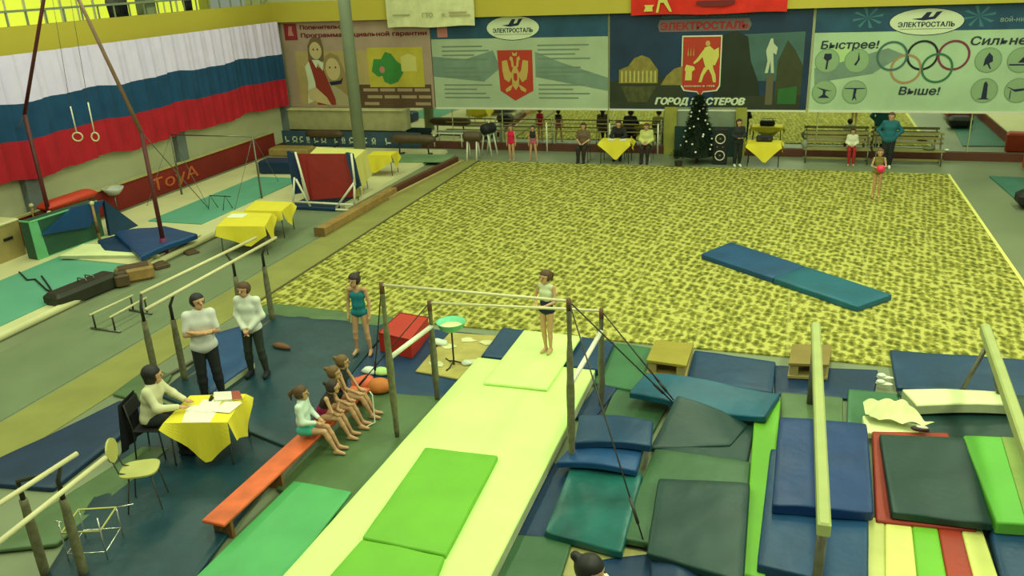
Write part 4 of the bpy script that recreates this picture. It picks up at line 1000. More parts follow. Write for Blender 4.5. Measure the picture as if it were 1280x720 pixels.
draped_table('tall table under a pale cream cloth behind the red tilted panel', C, 1.3, [(.9, 1.1), (.35, .9), .8, .8], [.75, 1.1, .8, .8], m=YPALE)
# judges' tables by the mirrors
for (px, py, w, d, lab) in ((768, 205, 1.0, .6, 'yellow-draped table of the judge in front of the mirrors, left of the tree'), (953, 209, 1.0, .6, 'yellow-draped table right of the loudspeaker in front of the mirrors')):
    g = G(px, py); C = rect((g.x, g.y+.3), w, d, 0, .74); draped_table(lab, C, .74, [(.55, .62), .35, .2, .35], [.1, .1, .1, .1], legm=DARKM)
    gz = (g.x, g.y+.3)
    if px < 900:
        for k, (dx, lb) in enumerate(((-.15, 'white paper on the judge\'s table left of the tree, left one'), (.22, 'white paper on the judge\'s table left of the tree, right one'))):
            mb = MB(); mb.box((gz[0]+dx, gz[1], .757), (.24, .3, .004), rz=.2*k); tag(mb.build('paper_sheet', PAPER, None, loc=(gz[0]+dx, gz[1], .755)), lb, 'paper')
    else:
        rr = thing('music_player', 'black portable music player on the yellow table right of the loudspeaker', 'stereo', (gz[0], gz[1], .75))
        mb = MB(); mb.box((gz[0], gz[1]+.05, .85), (.5, .18, .18), bev=.03); mb.build('body', BLACK, rr)
        for s in (-1, 1):
            mb = MB(); mb.tube((gz[0]+s*.16, gz[1]-.045, .85), (gz[0]+s*.16, gz[1]-.055, .85), .06, n=14); mb.build('speaker_cone', DARKM, rr)
        mb = MB(); mb.path([(gz[0]-.2, gz[1]+.05, .93), (gz[0]-.18, gz[1]+.05, 1.0), (gz[0]+.18, gz[1]+.05, 1.0), (gz[0]+.2, gz[1]+.05, .93)], .012, 6); mb.build('handle', BLACK, rr)

def chair(label, p, face, m_seat, m_leg=METAL, group=None, name='chair', back=True, sw=.42, cat='chair'):
    a = math.radians(face); R = Matrix.Rotation(a, 3, 'Z'); p = Vector((p[0], p[1], p[2] if len(p) > 2 else 0))
    def L(x, y, z): return p+R @ Vector((x, y, z))
    r = thing(name, label, cat, p, group); h = .44; k = sw/2
    mb = MB(); mb.box(L(0, 0, h), (sw, sw*.92, .025), rz=a, bev=.01); mb.build('seat', m_seat, r)
    for sx in (-1, 1):
        mb = MB(); mb.tube(L(sx*k*.95, k*.95, 0), L(sx*k*.85, k*.8, h), .011, n=6); mb.build('leg', m_leg, r, True)
        mb = MB(); mb.path([L(sx*k*.95, -k*1.05, 0), L(sx*k*.85, -k*.85, h)] + ([L(sx*k*.85, -k*1.15, .84)] if back else []), .011, 6); mb.build('leg', m_leg, r, True)
    if back: mb = MB(); mb.box(L(0, -k*1.1, .74), (sw*.9, .02, .2), rz=a, rx=.14, bev=.008); mb.build('backrest', m_seat, r)
    return r
# chair with oval plywood back beside the table, seen from its side
SEATP = mat('seat_ply', (176, 172, 96), .4, .08, 4)
p = G(186, 634); fa = -62
r = thing('chair', 'empty plywood chair with thin oval backrest beside the judges table', 'chair', p)
R = Matrix.Rotation(math.radians(fa), 3, 'Z')
def L(x, y, z): return p+R @ Vector((x, y, z))
def disc_(f, n=20):
    mb = MB(); A = [f(math.cos(2*math.pi*k/n), math.sin(2*math.pi*k/n), -.011) for k in range(n)]; B = [f(math.cos(2*math.pi*k/n), math.sin(2*math.pi*k/n), .011) for k in range(n)]
    mb.v = [Vector(q) for q in A+B]; mb.f = [tuple(range(n-1, -1, -1)), tuple(range(n, 2*n))]+[(k, (k+1) % n, n+(k+1) % n, n+k) for k in range(n)]; mb.m = [0]*len(mb.f); return mb
sq_ = lambda v: math.copysign(abs(v)**.6, v)
disc_(lambda a, b, c: L(.20*sq_(a), .23*sq_(b), .57+c)).build('seat', SEATP, r)
disc_(lambda a, b, c: L(.19*a, -.27+c-.02*b, .88+.14*b)).build('backrest', SEATP, r)
for s in (-1, 1):
    mb = MB(); mb.path([L(s*.15, .16, .55), L(s*.19, .22, .0), L(s*.19, -.2, 0.0), L(s*.15, -.1, .55)], .011, 7); mb.build('leg_frame', DARKM, r, True)
    mb = MB(); mb.path([L(s*.1, -.05, .54), L(s*.1, -.22, .6), L(s*.1, -.27, .84)], .010, 7); mb.build('back_support', DARKM, r, True)
# chromed chair frame without seat
p = G(122, 690); fa = 20; R = Matrix.Rotation(math.radians(fa), 3, 'Z')
r = thing('chair', 'bare chromed chair frame with thin tan seat rim behind the parallel bars', 'chair', p)
k = .22
for (x, y) in ((-k, -k), (k, -k), (k, k), (-k, k)):
    mb = MB(); mb.tube(L(x, y, 0), L(x, y, .62 if y < 0 else .45), .009, n=6); mb.build('leg', CHROME, r, True)
mb = MB(); mb.path([L(-k, -k, .16), L(k, -k, .16), L(k, k, .16), L(-k, k, .16)], .009, 6, closed=True); mb.build('lower_ring', CHROME, r, True)
mb = MB(); mb.path([L(-k, -k, .45), L(k, -k, .45), L(k, k, .45), L(-k, k, .45)], .013, 6, closed=True); mb.build('seat_rim', SEATP, r, True)
mb = MB(); mb.path([L(-k, -k, .62), L(-k, -k-.05, .66), L(-k+.1, -k-.1, .66)], .009, 6); mb.build('arm', CHROME, r, True)
mb = MB(); mb.path([L(k, k, .45), L(k+.2, k+.02, .47)], .009, 6); mb.build('arm', CHROME, r, True)

# low orange bench with the sitting girls
a, b = G(266, 655, .28), G(470, 468, .28); d = (b-a); L_ = d.length; az = math.atan2(-d.x, d.y); mid = (a+b)/2
OR = mat('orange_bench', (206, 92, 48), .5, .25, 3)
r = thing('gym_bench', 'long low worn orange bench carrying the sitting girls', 'bench', (mid.x, mid.y, 0))
mb = MB(); mb.box(a+d*.44, (.32, L_*.88, .05), rz=az, bev=.012); mb.build('seat', OR, r)
mb = MB(); mb.box(a+d*.44-Vector((0, 0, .09)), (.04, L_*.84, .13), rz=az); mb.build('rail', mat('bench_rail', (128, 88, 50), .6), r)
for t in (.04, .3, .6, .85):
    q = a+d*t; mb = MB(); mb.box((q.x, q.y, .125), (.26, .05, .25), rz=az); mb.build('foot', mat('bench_rail', (128, 88, 50), .6), r)

# ---------------------------------------------------------------- uneven bars
def seg(mb, p, q, r, n=8): mb.tube(p, q, r, n=n)
ub = thing('uneven_bars', 'uneven bars with grey-wrapped posts straddling the long white mat', 'gymnastics bars', G(606, 560))
hl, hr_ = G(497, 549), G(715, 590)
ll, lr = G(547, 503), G(752, 512)
HT = lambda px, py, b: GX(px, py, b.x)
thl, thr = Vector((hl.x, hl.y, 2.36)), Vector((hr_.x, hr_.y, 2.42)); tll, tlr = Vector((ll.x, ll.y, 1.66)), Vector((lr.x, lr.y, 1.60))
WRAP = mat('wrap_tape', (108, 104, 74), .8, .25, 14, bump=.3, bscale=25)
for b_, t_, nmz in ((hl, thl, 0), (hr_, thr, 1), (ll, tll, 2), (lr, tlr, 3)):
    mb = MB(); pts = []; rr = []
    for k in range(15):
        u = k/14; pts.append(b_+(t_-b_)*u); rr.append(.03+.022*max(0, math.sin(min(1, u*1.25)*math.pi))+.004*math.sin(k*2.1))
    mb.path(pts, rr, 10); o = mb.build('post', WRAP if nmz < 2 else GREYP, ub, True)
    mb = MB(); mb.tube(t_-Vector((0, 0, .12)), t_+Vector((0, 0, .03)), .035, .03, 10); mb.build('post_head', mat('rust_brown', (96, 62, 42), .6, .2, 8), ub, True)
    mb = MB(); mb.box(b_+Vector((0, 0, .02)), (.14, .5, .04)); mb.build('foot_plate', DARKM, ub)
for p, q, m_ in ((thl, thr, LBAR), (tll, tlr, LBAR)):
    mb = MB(); mb.tube(p, q, .02, n=10); mb.build('bar', m_, ub, True)
mb = MB(); seg(mb, ll+Vector((0, 0, 1.28)), hl+Vector((0, 0, 1.28)), .035); mb.build('spreader', WHITEP, ub, True)
mb = MB(); seg(mb, lr+Vector((0, 0, 1.28)), hr_+Vector((0, 0, 1.28)), .035); mb.build('spreader', WHITEP, ub, True)
for p, q in ((thr, G(840, 502, .3)), (tlr, G(836, 492, .3)), (thr, G(808, 688, .05)), (tlr, G(842, 500, .32)), (thl, G(468, 472, .05)), (tll, G(440, 492, .06))):
    mb = MB(); seg(mb, p, q, .010, 6); mid_ = p+(q-p)*.8; seg(mb, mid_, p+(q-p)*.9, .02, 6); mb.build('cable', DARKM, ub, True)
# ---------------------------------------------------------------- balance beams
def beam(label, far, near, zt, wd, straight=True):
    a, b = G(far[0], far[1], zt), G(near[0], near[1], zt); d = b-a; az = math.atan2(-d.x, d.y); mid = (a+b)/2
    r = thing('balance_beam', label, 'balance beam', (mid.x, mid.y, 0))
    mb = MB(); mb.box(mid-Vector((0, 0, .08)), (wd, d.length, .16), rz=az, bev=.02); mb.build('beam_body', mat('beam_suede', (160, 166, 104), .75, .06, 3), r)
    dn = d.normalized(); side = Vector((-dn.y, dn.x, 0))
    for t in (.1, .965):
        p = a+d*t-Vector((0, 0, .16))
        if straight or t > .5:
            mb = MB(); mb.tube(p, Vector((p.x, p.y, 0)), .05, n=8); mb.build('leg', GREYP, r, True); mb = MB(); mb.box((p.x, p.y, .03), (.75, .07, .05), rz=az); mb.build('foot', GREYP, r); continue
        for s in (-1, 1):
            mb = MB(); mb.path([p+side*s*.03, Vector((p.x, p.y, .0))+side*s*.32], [.035, .03], 8); mb.build('leg', GREYP, r, True)
        mb = MB(); mb.box((p.x, p.y, .03), (.75, .07, .05), rz=az); mb.build('foot', GREYP, r)
    return r
beam('long pale balance beam pointing towards the camera above the blue mats', (1020, 402), (1031, 655), 1.18, .125)
beam('second balance beam at the right edge of the frame', (1232, 404), (1321, 655), 1.18, .125, straight=False)

# ---------------------------------------------------------------- parallel bars
def pbars(label, rails, zr, posts, group=None, wrap=True):
    r = thing('parallel_bars', label, 'parallel bars', (sum(posts, Vector())/len(posts)))
    for p, q in rails: mb = MB(); mb.tube(p, q, .028, n=10); mb.build('rail', LBAR, r, True)
    for b_ in posts:
        ri = min(rails, key=lambda e: min(((e[0]+(e[1]-e[0])*t).xy-b_.xy).length for t in np.linspace(0, 1, 21)))
        tt = min(np.linspace(0, 1, 41), key=lambda t: ((ri[0]+(ri[1]-ri[0])*t).xy-b_.xy).length)
        t_ = ri[0]+(ri[1]-ri[0])*float(tt)
        side = (b_-t_); side.z = 0
        kn = Vector((b_.x, b_.y, zr-.22))
        mb = MB(); pts = [Vector((b_.x, b_.y, 0))]; rr = [.05]
        for k in range(1, 8): pts.append(Vector((b_.x, b_.y, (zr-.3)*k/8*1.0))); rr.append(.055 if k < 6 else .045)
        mb.path(pts, rr, 9); mb.build('post', WRAP if wrap else GREYP, r, True)
        mb = MB(); mb.path([pts[-1], kn, t_-Vector((0, 0, .02))], [.028, .026, .02], 8); mb.build('upright', DARKM, r, True)
    return r
zr = 1.6
rA = (G(176, 367, zr), G(320, 297, zr)); rB = (G(182, 387, zr), G(345, 297, zr))
P4 = [G(197, 480), G(232, 478), G(306, 416), G(341, 402)]
pb = pbars('long parallel bars behind the standing man and boy', [rA, rB], zr, P4)
for i, (p, q) in enumerate(((P4[0], P4[2]), (P4[1], P4[3]))):
    mb = MB(); mb.tube(p+Vector((0, 0, .04)), q+Vector((0, 0, .04)), .03, n=6); mb.build('base_rail', GREYP, pb, True)
zr = 1.5
rA = (G(-60, 668, zr), G(96, 567, zr)); rB = (G(-50, 716, zr), G(132, 572, zr))
q1, q2 = G(58, 722), G(106, 722)
pbars('parallel bars cut by the frame at the lower left', [rA, rB], zr, [q1, q2])
# low training parallettes on the floor
r = thing('low_parallel_bars', 'low floor parallel bars with metal feet beside the black bolster', 'parallel bars', G(150, 395))
za = .34
rails = [(G(112, 394, za), G(166, 369, za)), (G(137, 397, za), G(183, 372, za))]
for p, q in rails:
    mb = MB(); mb.tube(p, q, .022, n=8); mb.build('rail', LBAR, r, True)
for t in (.06, .94):
    a = rails[0][0]+(rails[0][1]-rails[0][0])*t; b = rails[1][0]+(rails[1][1]-rails[1][0])*t
    for c in (a, b): mb = MB(); mb.tube((c.x, c.y, .02), c, .018, n=6); mb.build('leg', DARKM, r, True)
    e = (b-a).normalized()*.12; mb = MB(); mb.path([Vector((a.x, a.y, .03))-e, Vector((b.x, b.y, .03))+e], .022, 6); mb.build('foot_bar', METAL, r, True)

# ---------------------------------------------------------------- springboards
def springboard(label, cor, zt, m, dark):
    C = [G(a, b, z) for (a, b), z in zip(cor, (zt*.55, zt*.55, zt, zt))]
    C = [Vector((c.x, c.y, c.z)) for c in C]
    cen = sum(C, Vector())/4; r = thing('springboard', label, 'springboard', (cen.x, cen.y, .05))
    mb = MB(); mb.hexa([C[3]-Vector((0, 0, .04)), C[2]-Vector((0, 0, .04)), C[1]-Vector((0, 0, .04)), C[0]-Vector((0, 0, .04))], [C[3], C[2], C[1], C[0]]); mb.build('top_board', m, r)
    B = [Vector((c.x, c.y, .10)) for c in C]
    mb = MB(); mb.hexa([b-Vector((0, 0, .04)) for b in (B[3], B[2], B[1], B[0])], [B[3], B[2], B[1], B[0]]); mb.build('base_board', dark, r)
    for s in (.15, .85):
        p = C[3]+(C[2]-C[3])*s; mb = MB(); mb.hexa([Vector((p.x-.06, p.y+.02, .1)), Vector((p.x+.06, p.y+.02, .1)), Vector((p.x+.06, p.y+.3, .1)), Vector((p.x-.06, p.y+.3, .1))], [Vector((p.x-.06, p.y+.02, zt-.05)), Vector((p.x+.06, p.y+.02, zt-.05)), Vector((p.x+.06, p.y+.3, zt-.09)), Vector((p.x-.06, p.y+.3, zt-.09))]); mb.build('spring_block', PLY, r)
    return r
springboard('yellow-topped springboard at the carpet edge beside the bar cables', [(819, 425), (867, 429), (858, 457), (808, 450)], .32, mat('board_yellow', (150, 136, 50), .5, .08, 3), PLY)
springboard('brown springboard behind the first balance beam', [(990, 430), (1040, 431), (1036, 456), (986, 454)], .32, mat('board_brown', (132, 112, 56), .5, .12, 3), PLY)

# ---------------------------------------------------------------- small things near the bars
r = thing('vault_block', 'red padded wedge block behind the left bar post', 'block', G(505, 430))
zt_ = .42
C = [G(500, 391, zt_), G(535, 397, zt_), G(513, 425, zt_), G(473, 416, zt_)]
mb = MB(); mb.hexa([Vector((c.x, c.y, .07)) for c in (C[3], C[2], C[1], C[0])], [C[3], C[2], C[1], C[0]]); mb.build('padded_body', vinyl('vault_red', (176, 44, 30), .45, .08), r)
mb = MB()
for k in range(4): mb.tube(C[k], C[(k+1) % 4], .012, n=6)
mb.build('piping', vinyl('vault_dark_red', (128, 30, 24), .45, .08), r)
# chalk bowl on stand
p = G(568, 462)
r = thing('chalk_bowl_stand', 'mint green chalk bowl on a thin three-legged stand beside the runway', 'bowl stand', p)
MINT = mat('mint_bowl', (110, 196, 150), .4, .05, 5)
mb = MB(); mb.lathe(p+Vector((0, 0, .72)), [(.0, 0), (.12, .0), (.2, .06), (.235, .15), (.245, .155), (.225, .15), (.19, .07), (.11, .02), (0, .02)], 24); mb.build('bowl', MINT, r, True)
mb = MB(); mb.lathe(p+Vector((0, 0, .79)), [(0, .01), (.12, .012), (.2, 0)], 16); mb.build('chalk', mat('chalk', (206, 202, 150), .9), r, True)
mb = MB(); mb.tube(p+Vector((0, 0, .05)), p+Vector((0, 0, .73)), .016, n=8); mb.build('pole', DARKM, r, True)
for k in range(3):
    a = k*2.094+.4; mb = MB(); mb.path([p+Vector((0, 0, .16)), p+Vector((.17*math.cos(a), .17*math.sin(a), .10)), p+Vector((.26*math.cos(a), .26*math.sin(a), .11))], .014, 6); mb.build('leg', DARKM, r, True)
# bags and clothes behind the girls
def lump(name, label, cat, px, z0, size, m, seed, n=14, rz=0, flat_=1.0):
    p = Vector(px) if len(px) == 3 else G(px[0], px[1], z0); mb = MB(); R = n//2+1
    mb.ball((0, 0, 0), 1, n)
    for v in mb.v:
        k = 1+.28*noise.noise(Vector((v.x*1.5+seed, v.y*1.5, v.z*1.5)))
        zz = max(-.55, v.z*k*flat_); x, y = v.x*k*size[0], v.y*k*size[1]
        v.x, v.y, v.z = x*math.cos(rz)-y*math.sin(rz)+p.x, x*math.sin(rz)+y*math.cos(rz)+p.y, p.z+(zz+.55)*size[2]
    o = mb.build(name, m, None, True, loc=p); return tag(o, label, cat)
lump('sports_bag', 'salmon red soft bag on the floor behind the sitting girls', 'bag', (455, 485), .07, (.22, .16, .13), mat('bag_red', (214, 92, 62), .6, .1, 4), 3, rz=.4)
lump('sports_bag', 'orange brown soft bag beside the salmon red bag', 'bag', (474, 488), .07, (.2, .15, .13), mat('bag_orange', (196, 112, 48), .6, .1, 4), 8, rz=.2)
lump('crumpled_clothes', 'crumpled white clothes lying behind the salmon bag', 'clothes', (463, 466), .07, (.14, .08, .07), mat('clothes_white', (214, 222, 200), .8), 5)
lump('crumpled_clothes', 'pale green crumpled cloth beside the left bar post', 'clothes', (478, 467), .07, (.17, .1, .07), mat('clothes_green', (176, 208, 128), .8), 11)
lump('crumpled_towel', 'white crumpled towel behind the mint bowl stand', 'towel', (548, 430), .1, (.18, .1, .06), mat('clothes_white', (214, 222, 200), .8), 21)
lump('crumpled_towel', 'small white cloth at the foot of the mint bowl stand', 'towel', (584, 455), .1, (.1, .07, .04), mat('clothes_white', (214, 222, 200), .8), 23)
# trousers-like dark cloth by the parallel bar foot
lump('sneaker', 'brown shoe beside the right foot of the long parallel bars', 'shoe', (352, 435), .06, (.2, .07, .06), mat('brown_shoe', (110, 74, 48), .7), 4, rz=-.2)
# slippers
for k, (a, b, lab) in enumerate(((1106, 473, 'white slipper on the mats between the beams, farther one of the pair'), (1105, 481, 'white slipper on the mats between the beams, nearer one of the pair'))):
    p = G(a, b, .09); r = thing('slipper', lab, 'slipper', p)
    mb = MB(); mb.ball(p+Vector((0, 0, .02)), 1, 12, sc=(.13, .05, .02)); mb.build('sole', WHITEP, r, True)
    mb = MB(); mb.ball(p+Vector((-.05, 0, .045)), 1, 12, sc=(.07, .05, .035)); mb.build('upper', mat('clothes_white', (214, 222, 200), .8), r, True)
# crumpled white cloth on the mats right of the first beam
mb = MB(); C = [G(1078, 508, .24), G(1134, 512, .27), G(1166, 536, .3), G(1086, 528, .22)]; n = 22
for j in range(n+1):
    for i in range(n+1):
        u, v = i/n, j/n; q = (C[0]*(1-u)+C[1]*u)*(1-v)+(C[3]*(1-u)+C[2]*u)*v
        q = q+Vector((.05*noise.noise(q*3), .05*noise.noise(q*3+Vector((5, 0, 0))), .05+.09*noise.noise(q*2.6)+.05*abs(math.sin(u*9+v*5))))
        mb.v.append(q)
for j in range(n):
    for i in range(n): k = j*(n+1)+i; mb.f.append((k, k+n+1, k+n+2, k+1)); mb.m.append(0)
tag(mb.build('crumpled_cloth', mat('cloth_pale', (206, 216, 150), .85), None, True, loc=G(1120, 522, .24)), 'crumpled white sheet lying right of the first balance beam', 'cloth')
r = thing('shoe', 'dark red and white shoe lying beside the crumpled white sheet', 'shoe', G(1150, 536, .33))
p = G(1150, 536, .32); mb = MB(); mb.ball(p, 1, 12, sc=(.12, .05, .035)); mb.build('upper', mat('shoe_dark', (60, 40, 36), .6), r, True); mb = MB(); mb.ball(p+Vector((.02, 0, .02)), 1, 12, sc=(.08, .03, .03)); mb.build('stripe', WHITEP, r, True)

# ================================================================== far left: apparatus along the tumbling strip
RR = mat('mast_red', (88, 34, 34), .5, .2, 4)
f1, f2 = G(71, 306), G(208, 322)
r = thing('ring_frame', 'tall dark red ring frame straddling the tumbling strip', 'gymnastics rings', (f1+f2)/2)
top1, top2 = Vector((f1.x, f1.y, 3.36)), Vector((f2.x, f2.y, 3.05))
_ym = (f1.y+f2.y)/2
ap1 = top1+(GY(48, 0, _ym)-top1)*1.3; ap2 = top2+(GY(106, 0, _ym)-top2)*1.3; ap1.y = f1.y; ap2.y = f2.y; ap2.z = ap1.z = max(ap1.z, ap2.z)
for a, b, c in ((f1, top1, ap1), (f2, top2, ap2)):
    mb = MB(); mb.tube(a, b, .055, .05, 10); mb.build('post', RR, r, True)
    mb = MB(); mb.tube(b, c, .045, .04, 10); mb.build('upper_strut', mat('mast_tan', (128, 96, 72), .5, .2, 4) if a is f2 else RR, r, True)
    mb = MB(); mb.tube(a, a+Vector((0, 0, .5)), .075, n=10); mb.build('post_pad', mat('post_pad_purple', (112, 40, 84), .6), r, True)
mb = MB(); mb.tube(ap1, ap2, .05, n=10); mb.build('cross_bar', RR, r, True)
ym = (f1.y+f2.y)/2
for k, (a, b, tb) in enumerate(((97, 171, 133), (119, 171, 128))):
    q = GY(a, b, ym); rgtop = GY(a-9, tb, ym)
    mb = MB(); mb.path([q+Vector((.10*math.cos(t*math.pi/9)*(1 if k == 0 else .6), .05*math.cos(t*math.pi/9), .10*math.sin(t*math.pi/9))) for t in range(18)], .018, 7, closed=True); mb.build('ring', LBAR, r, True)
    mb = MB(); mb.tube(q+Vector((0, 0, .1)), rgtop, .016, n=6); mb.build('strap', WHITEP, r, True)
    mb = MB(); mb.tube(rgtop, Vector(((ap1.x+ap2.x)/2+(.25 if k else -.25), ym, ap1.z)), .006, n=5); mb.build('cable', METAL, r, True)
for p, q in ((top1, G(-40, 290)), (top2, G(265, 250)), (top2, GX(165, 98, -15.8)), (top1, GX(88, 155, -16.5))):
    pass
for p, q in ((top2, G(262, 262)), (top1, G(-30, 260))):
    mb = MB(); mb.tube(p, q, .012, n=5); mb.build('guy_cable', METAL, r, True)
# horizontal bar
h1, h2 = G(228, 247), G(328, 252)
hz = 1.95
a, b = Vector((h1.x, h1.y, hz)), Vector((h2.x, h2.y, hz))
r = thing('horizontal_bar', 'low horizontal bar on thin posts above the farther teal panel', 'gymnastics bar', (h1+h2)/2)
for p, q in ((h1, a), (h2, b)): mb = MB(); mb.tube(p, q, .03, .025, 8); mb.build('post', METAL, r, True)
mb = MB(); mb.tube(a, b, .02, n=8); mb.build('bar', METAL, r, True)
for p, q in ((a, G(182, 262)), (b, G(350, 230)), (b, G(292, 268)), (a, G(262, 262, .1))): mb = MB(); mb.tube(p, q, .008, n=5); mb.build('cable', METAL, r, True)
# crash mat standing on edge, with navy mat and red cushion
def upright(name, label, foot, h, lean, th, m, m2=None, cat='mat', rows=1):
    a, b = G(*foot[0]), G(*foot[1]); a.z = b.z = .1 if rows else 0; d = (b-a).normalized(); nrm = Vector((-d.y, d.x, 0))
    if nrm.x > 0: nrm = -nrm
    t = Vector((0, 0, h))+nrm*lean
    mb = MB(); mb.hexa([a, b, b+nrm*th, a+nrm*th], [a+t, b+t, b+t+nrm*th, a+t+nrm*th])
    return tag(mb.build(name, m, None, loc=(a+b)/2), label, cat)
r = thing('crash_mat', 'green crash mat standing on its long edge left of the navy mat', 'mat', G(90, 315))
a, b = G(50, 330), G(132, 300); a.z = b.z = .1; d = (b-a).normalized(); nrm = Vector((-d.y, d.x, 0)); t = Vector((0, 0, .95))
mb = MB(); mb.hexa([a, b, b+nrm*.35, a+nrm*.35], [a+t, b+t, b+t+nrm*.35, a+t+nrm*.35]); mb.build('mat_body', vinyl('crash_green', (44, 84, 66), .5), r)
mb = MB()
for p, q in ((a+t, b+t), (a, b), (a, a+t), (a+nrm*.35+t, a+t)): mb.tube(p, q, .025, n=6)
mb.build('edge_piping', vinyl('crash_edge', (104, 176, 124), .5), r)
e = a+nrm*.005
mb = MB(); c0 = a+nrm*(-.012); mb.hexa([a-nrm*.014, a+d*.28-nrm*.014, a+d*.28-nrm*.002, a-nrm*.002], [a+t-nrm*.014, a+d*.2+t-nrm*.014, a+d*.2+t-nrm*.002, a+t-nrm*.002]); mb.build('light_panel', vinyl('crash_edge', (104, 176, 124), .5), r)
mb = MB(); n_ = 10
q = a+d*.45+t*.55-nrm*.05
C = [a+d*.2+t*.62, a+d*1.2+t*1.06, a+d*2.1+t*1.0, a+d*1.5+t*.42]
mb.hexa([c-nrm*.12 for c in C], [c-nrm*.02 for c in C]); tag(mb.build('navy_cover', BLU, None, loc=q), 'navy blue mat leaning across the green crash mat', 'mat')
tri = [a+d*2.05+t*.0, a+d*3.0+t*.0, a+d*2.1+t*1.0]
r2 = MB(); i = 0; r2.v = [p-nrm*.03 for p in tri]+[p-nrm*.12 for p in tri]; r2.f = [(0, 1, 2), (5, 4, 3), (0, 3, 4, 1), (1, 4, 5, 2), (2, 5, 3, 0)]; r2.m = [0]*5
tag(r2.build('navy_cover', NB, None, loc=tri[0]), 'dark navy mat leaning at the right end of the green crash mat', 'mat')
c1, c2 = GX(58, 262, -17.95), GX(112, 248, -17.95); mid = (c1+c2)/2
mb = MB(); dd = c2-c1; mb.box((mid.x, mid.y, .98), (.5, (dd.xy).length*1.15, .22), rz=math.atan2(-dd.x, dd.y), bev=.09)
tag(mb.build('cushion', vinyl('cushion_red', (196, 60, 38), .5, .08), None, True, loc=(mid.x, mid.y, .87)), 'red cushion pad lying on top of the green crash mat', 'cushion')
mb = MB(); mb.box((mid.x-.12, mid.y, .43), (.3, 1.8, .86), rz=math.atan2(-dd.x, dd.y)); tag(mb.build('storage_box', BROWN, None, loc=(mid.x-.12, mid.y, 0)), 'brown box behind the green crash mat under the red cushion', 'box')
# plywood vaulting box at the left edge
pA = G(18, 322); r = thing('vaulting_box', 'plywood vaulting box with a dark hand slot at the left edge', 'box', pA)
vx = -18.05
mb = MB(); mb.box((vx, pA.y-.75, .48), (.75, 1.6, .95), bev=.02); mb.build('box_body', PLY, r)
mb = MB(); mb.box((vx, pA.y-.75, .99), (.79, 1.64, .08), bev=.03); mb.build('padded_top', CREAM, r)
mb = MB(); mb.box((vx+.38, pA.y-.35, .62), (.03, .26, .07)); mb.build('hand_slot', BLACK, r)
# four short knobbed stands in front of the crash mat
for k, (a, b, h_, lab) in enumerate(((72, 308, .85, 'short tan post with a knob, leftmost in front of the crash mat'), (125, 300, .95, 'short tan post right of the crash mat'), (100, 285, .9, 'short tan post behind the crash mat'), (50, 300, .9, 'short tan post at the left end of the crash mat'))):
    p = G(a, b, .1); r = thing('apparatus_post', lab, 'post', p)
    mb = MB(); mb.tube(p, p+Vector((0, 0, h_)), .035, n=8); mb.build('pole', WOOD, r, True)
    mb = MB(); mb.ball(p+Vector((0, 0, h_+.03)), .06, 10); mb.build('knob', LBAR, r, True)
    mb = MB(); mb.tube(p+Vector((0, 0, .2)), p+Vector((0, 0, .5)), .05, n=8); mb.build('sleeve', LEATHER, r, True)
# white bowl on stand by the red screen
p = G(148, 268); r = thing('chalk_bowl_stand', 'white chalk bowl on a thin stand in front of the red wall screen', 'bowl stand', p)
mb = MB(); mb.lathe(p+Vector((0, 0, .6)), [(0, 0), (.15, 0), (.24, .1), (.3, .2), (.28, .2), (.2, .1), (0, .05)], 20); mb.build('bowl', mat('bowl_grey', (186, 186, 180), .4), r, True)
mb = MB(); mb.tube(p, p+Vector((0, 0, .62)), .02, n=8); mb.build('pole', METAL, r, True)
for k in range(3): a = k*2.094; mb = MB(); mb.tube(p+Vector((0, 0, .12)), p+Vector((.22*math.cos(a), .22*math.sin(a), .0)), .014, n=6); mb.build('leg', METAL, r, True)
# black bolster with handle
a, b = G(66, 388), G(143, 356); d = b-a; mid = (a+b)/2; az = math.atan2(-d.x, d.y)
BK = vinyl('bolster_black', (44, 44, 32), .5, .15)
r = thing('pommel_trainer', 'long black padded floor bolster with a metal handle beside the teal panel', 'pommel trainer', (mid.x, mid.y, 0))
mb = MB(); mb.box(mid+Vector((0, 0, .16)), (.5, d.length, .36), rz=az, bev=.07); mb.build('padded_body', BK, r)
for t in (.52, .64):
    q = a+d*t+Vector((0, 0, .3)); mb = MB(); mb.path([q+Vector((-.12, 0, 0)), q+Vector((-.11, 0, .12)), q+Vector((.11, 0, .12)), q+Vector((.12, 0, 0))], .016, 6); mb.build('handle', METAL, r, True)
# brown leather blocks
def block(name, label, px, sz, m, rz=0, cat='block', z=0):
    p = G(px[0], px[1], z); r = thing(name, label, cat, p)
    mb = MB(); mb.box(p+Vector((0, 0, sz[2]/2)), sz, rz=rz, bev=min(sz)*.2); mb.build('body', m, r, False)
    mb = MB(); mb.box(p+Vector((0, 0, sz[2]+.005)), (sz[0]*.75, sz[1]*.8, .015), rz=rz, bev=.005); mb.build('top_pad', LEATHER, r)
    return r
block('leather_block', 'brown leather block behind the black bolster', (170, 350), (.42, .8, .34), WOOD, -.75)
block('leather_block', 'dark leather block at the end of the black bolster', (154, 357), (.4, .3, .32), LEATHER, -.75)
block('leather_block', 'flat brown pad beside the tumbling strip, beyond the leather blocks', (200, 334), (.4, .35, .1), LEATHER, -.5)
block('leather_block', 'small flat dark pad on the floor near the navy mat', (238, 316), (.42, .3, .05), LEATHER, -.5)
# black strap on the teal panel
mb = MB(); mb.path([G(24, 340, .14), G(34, 350, .15), G(44, 349, .15), G(58, 362, .16), G(66, 366, .16), G(60, 356, .15), G(52, 345, .14)], .02, 6); mb.path([G(66, 366, .16), G(76, 374, .15)], .008, 5)
tag(mb.build('strap', BLACK, None, True, loc=G(50, 355, .13)), 'black webbing strap lying on the nearest teal panel', 'strap')
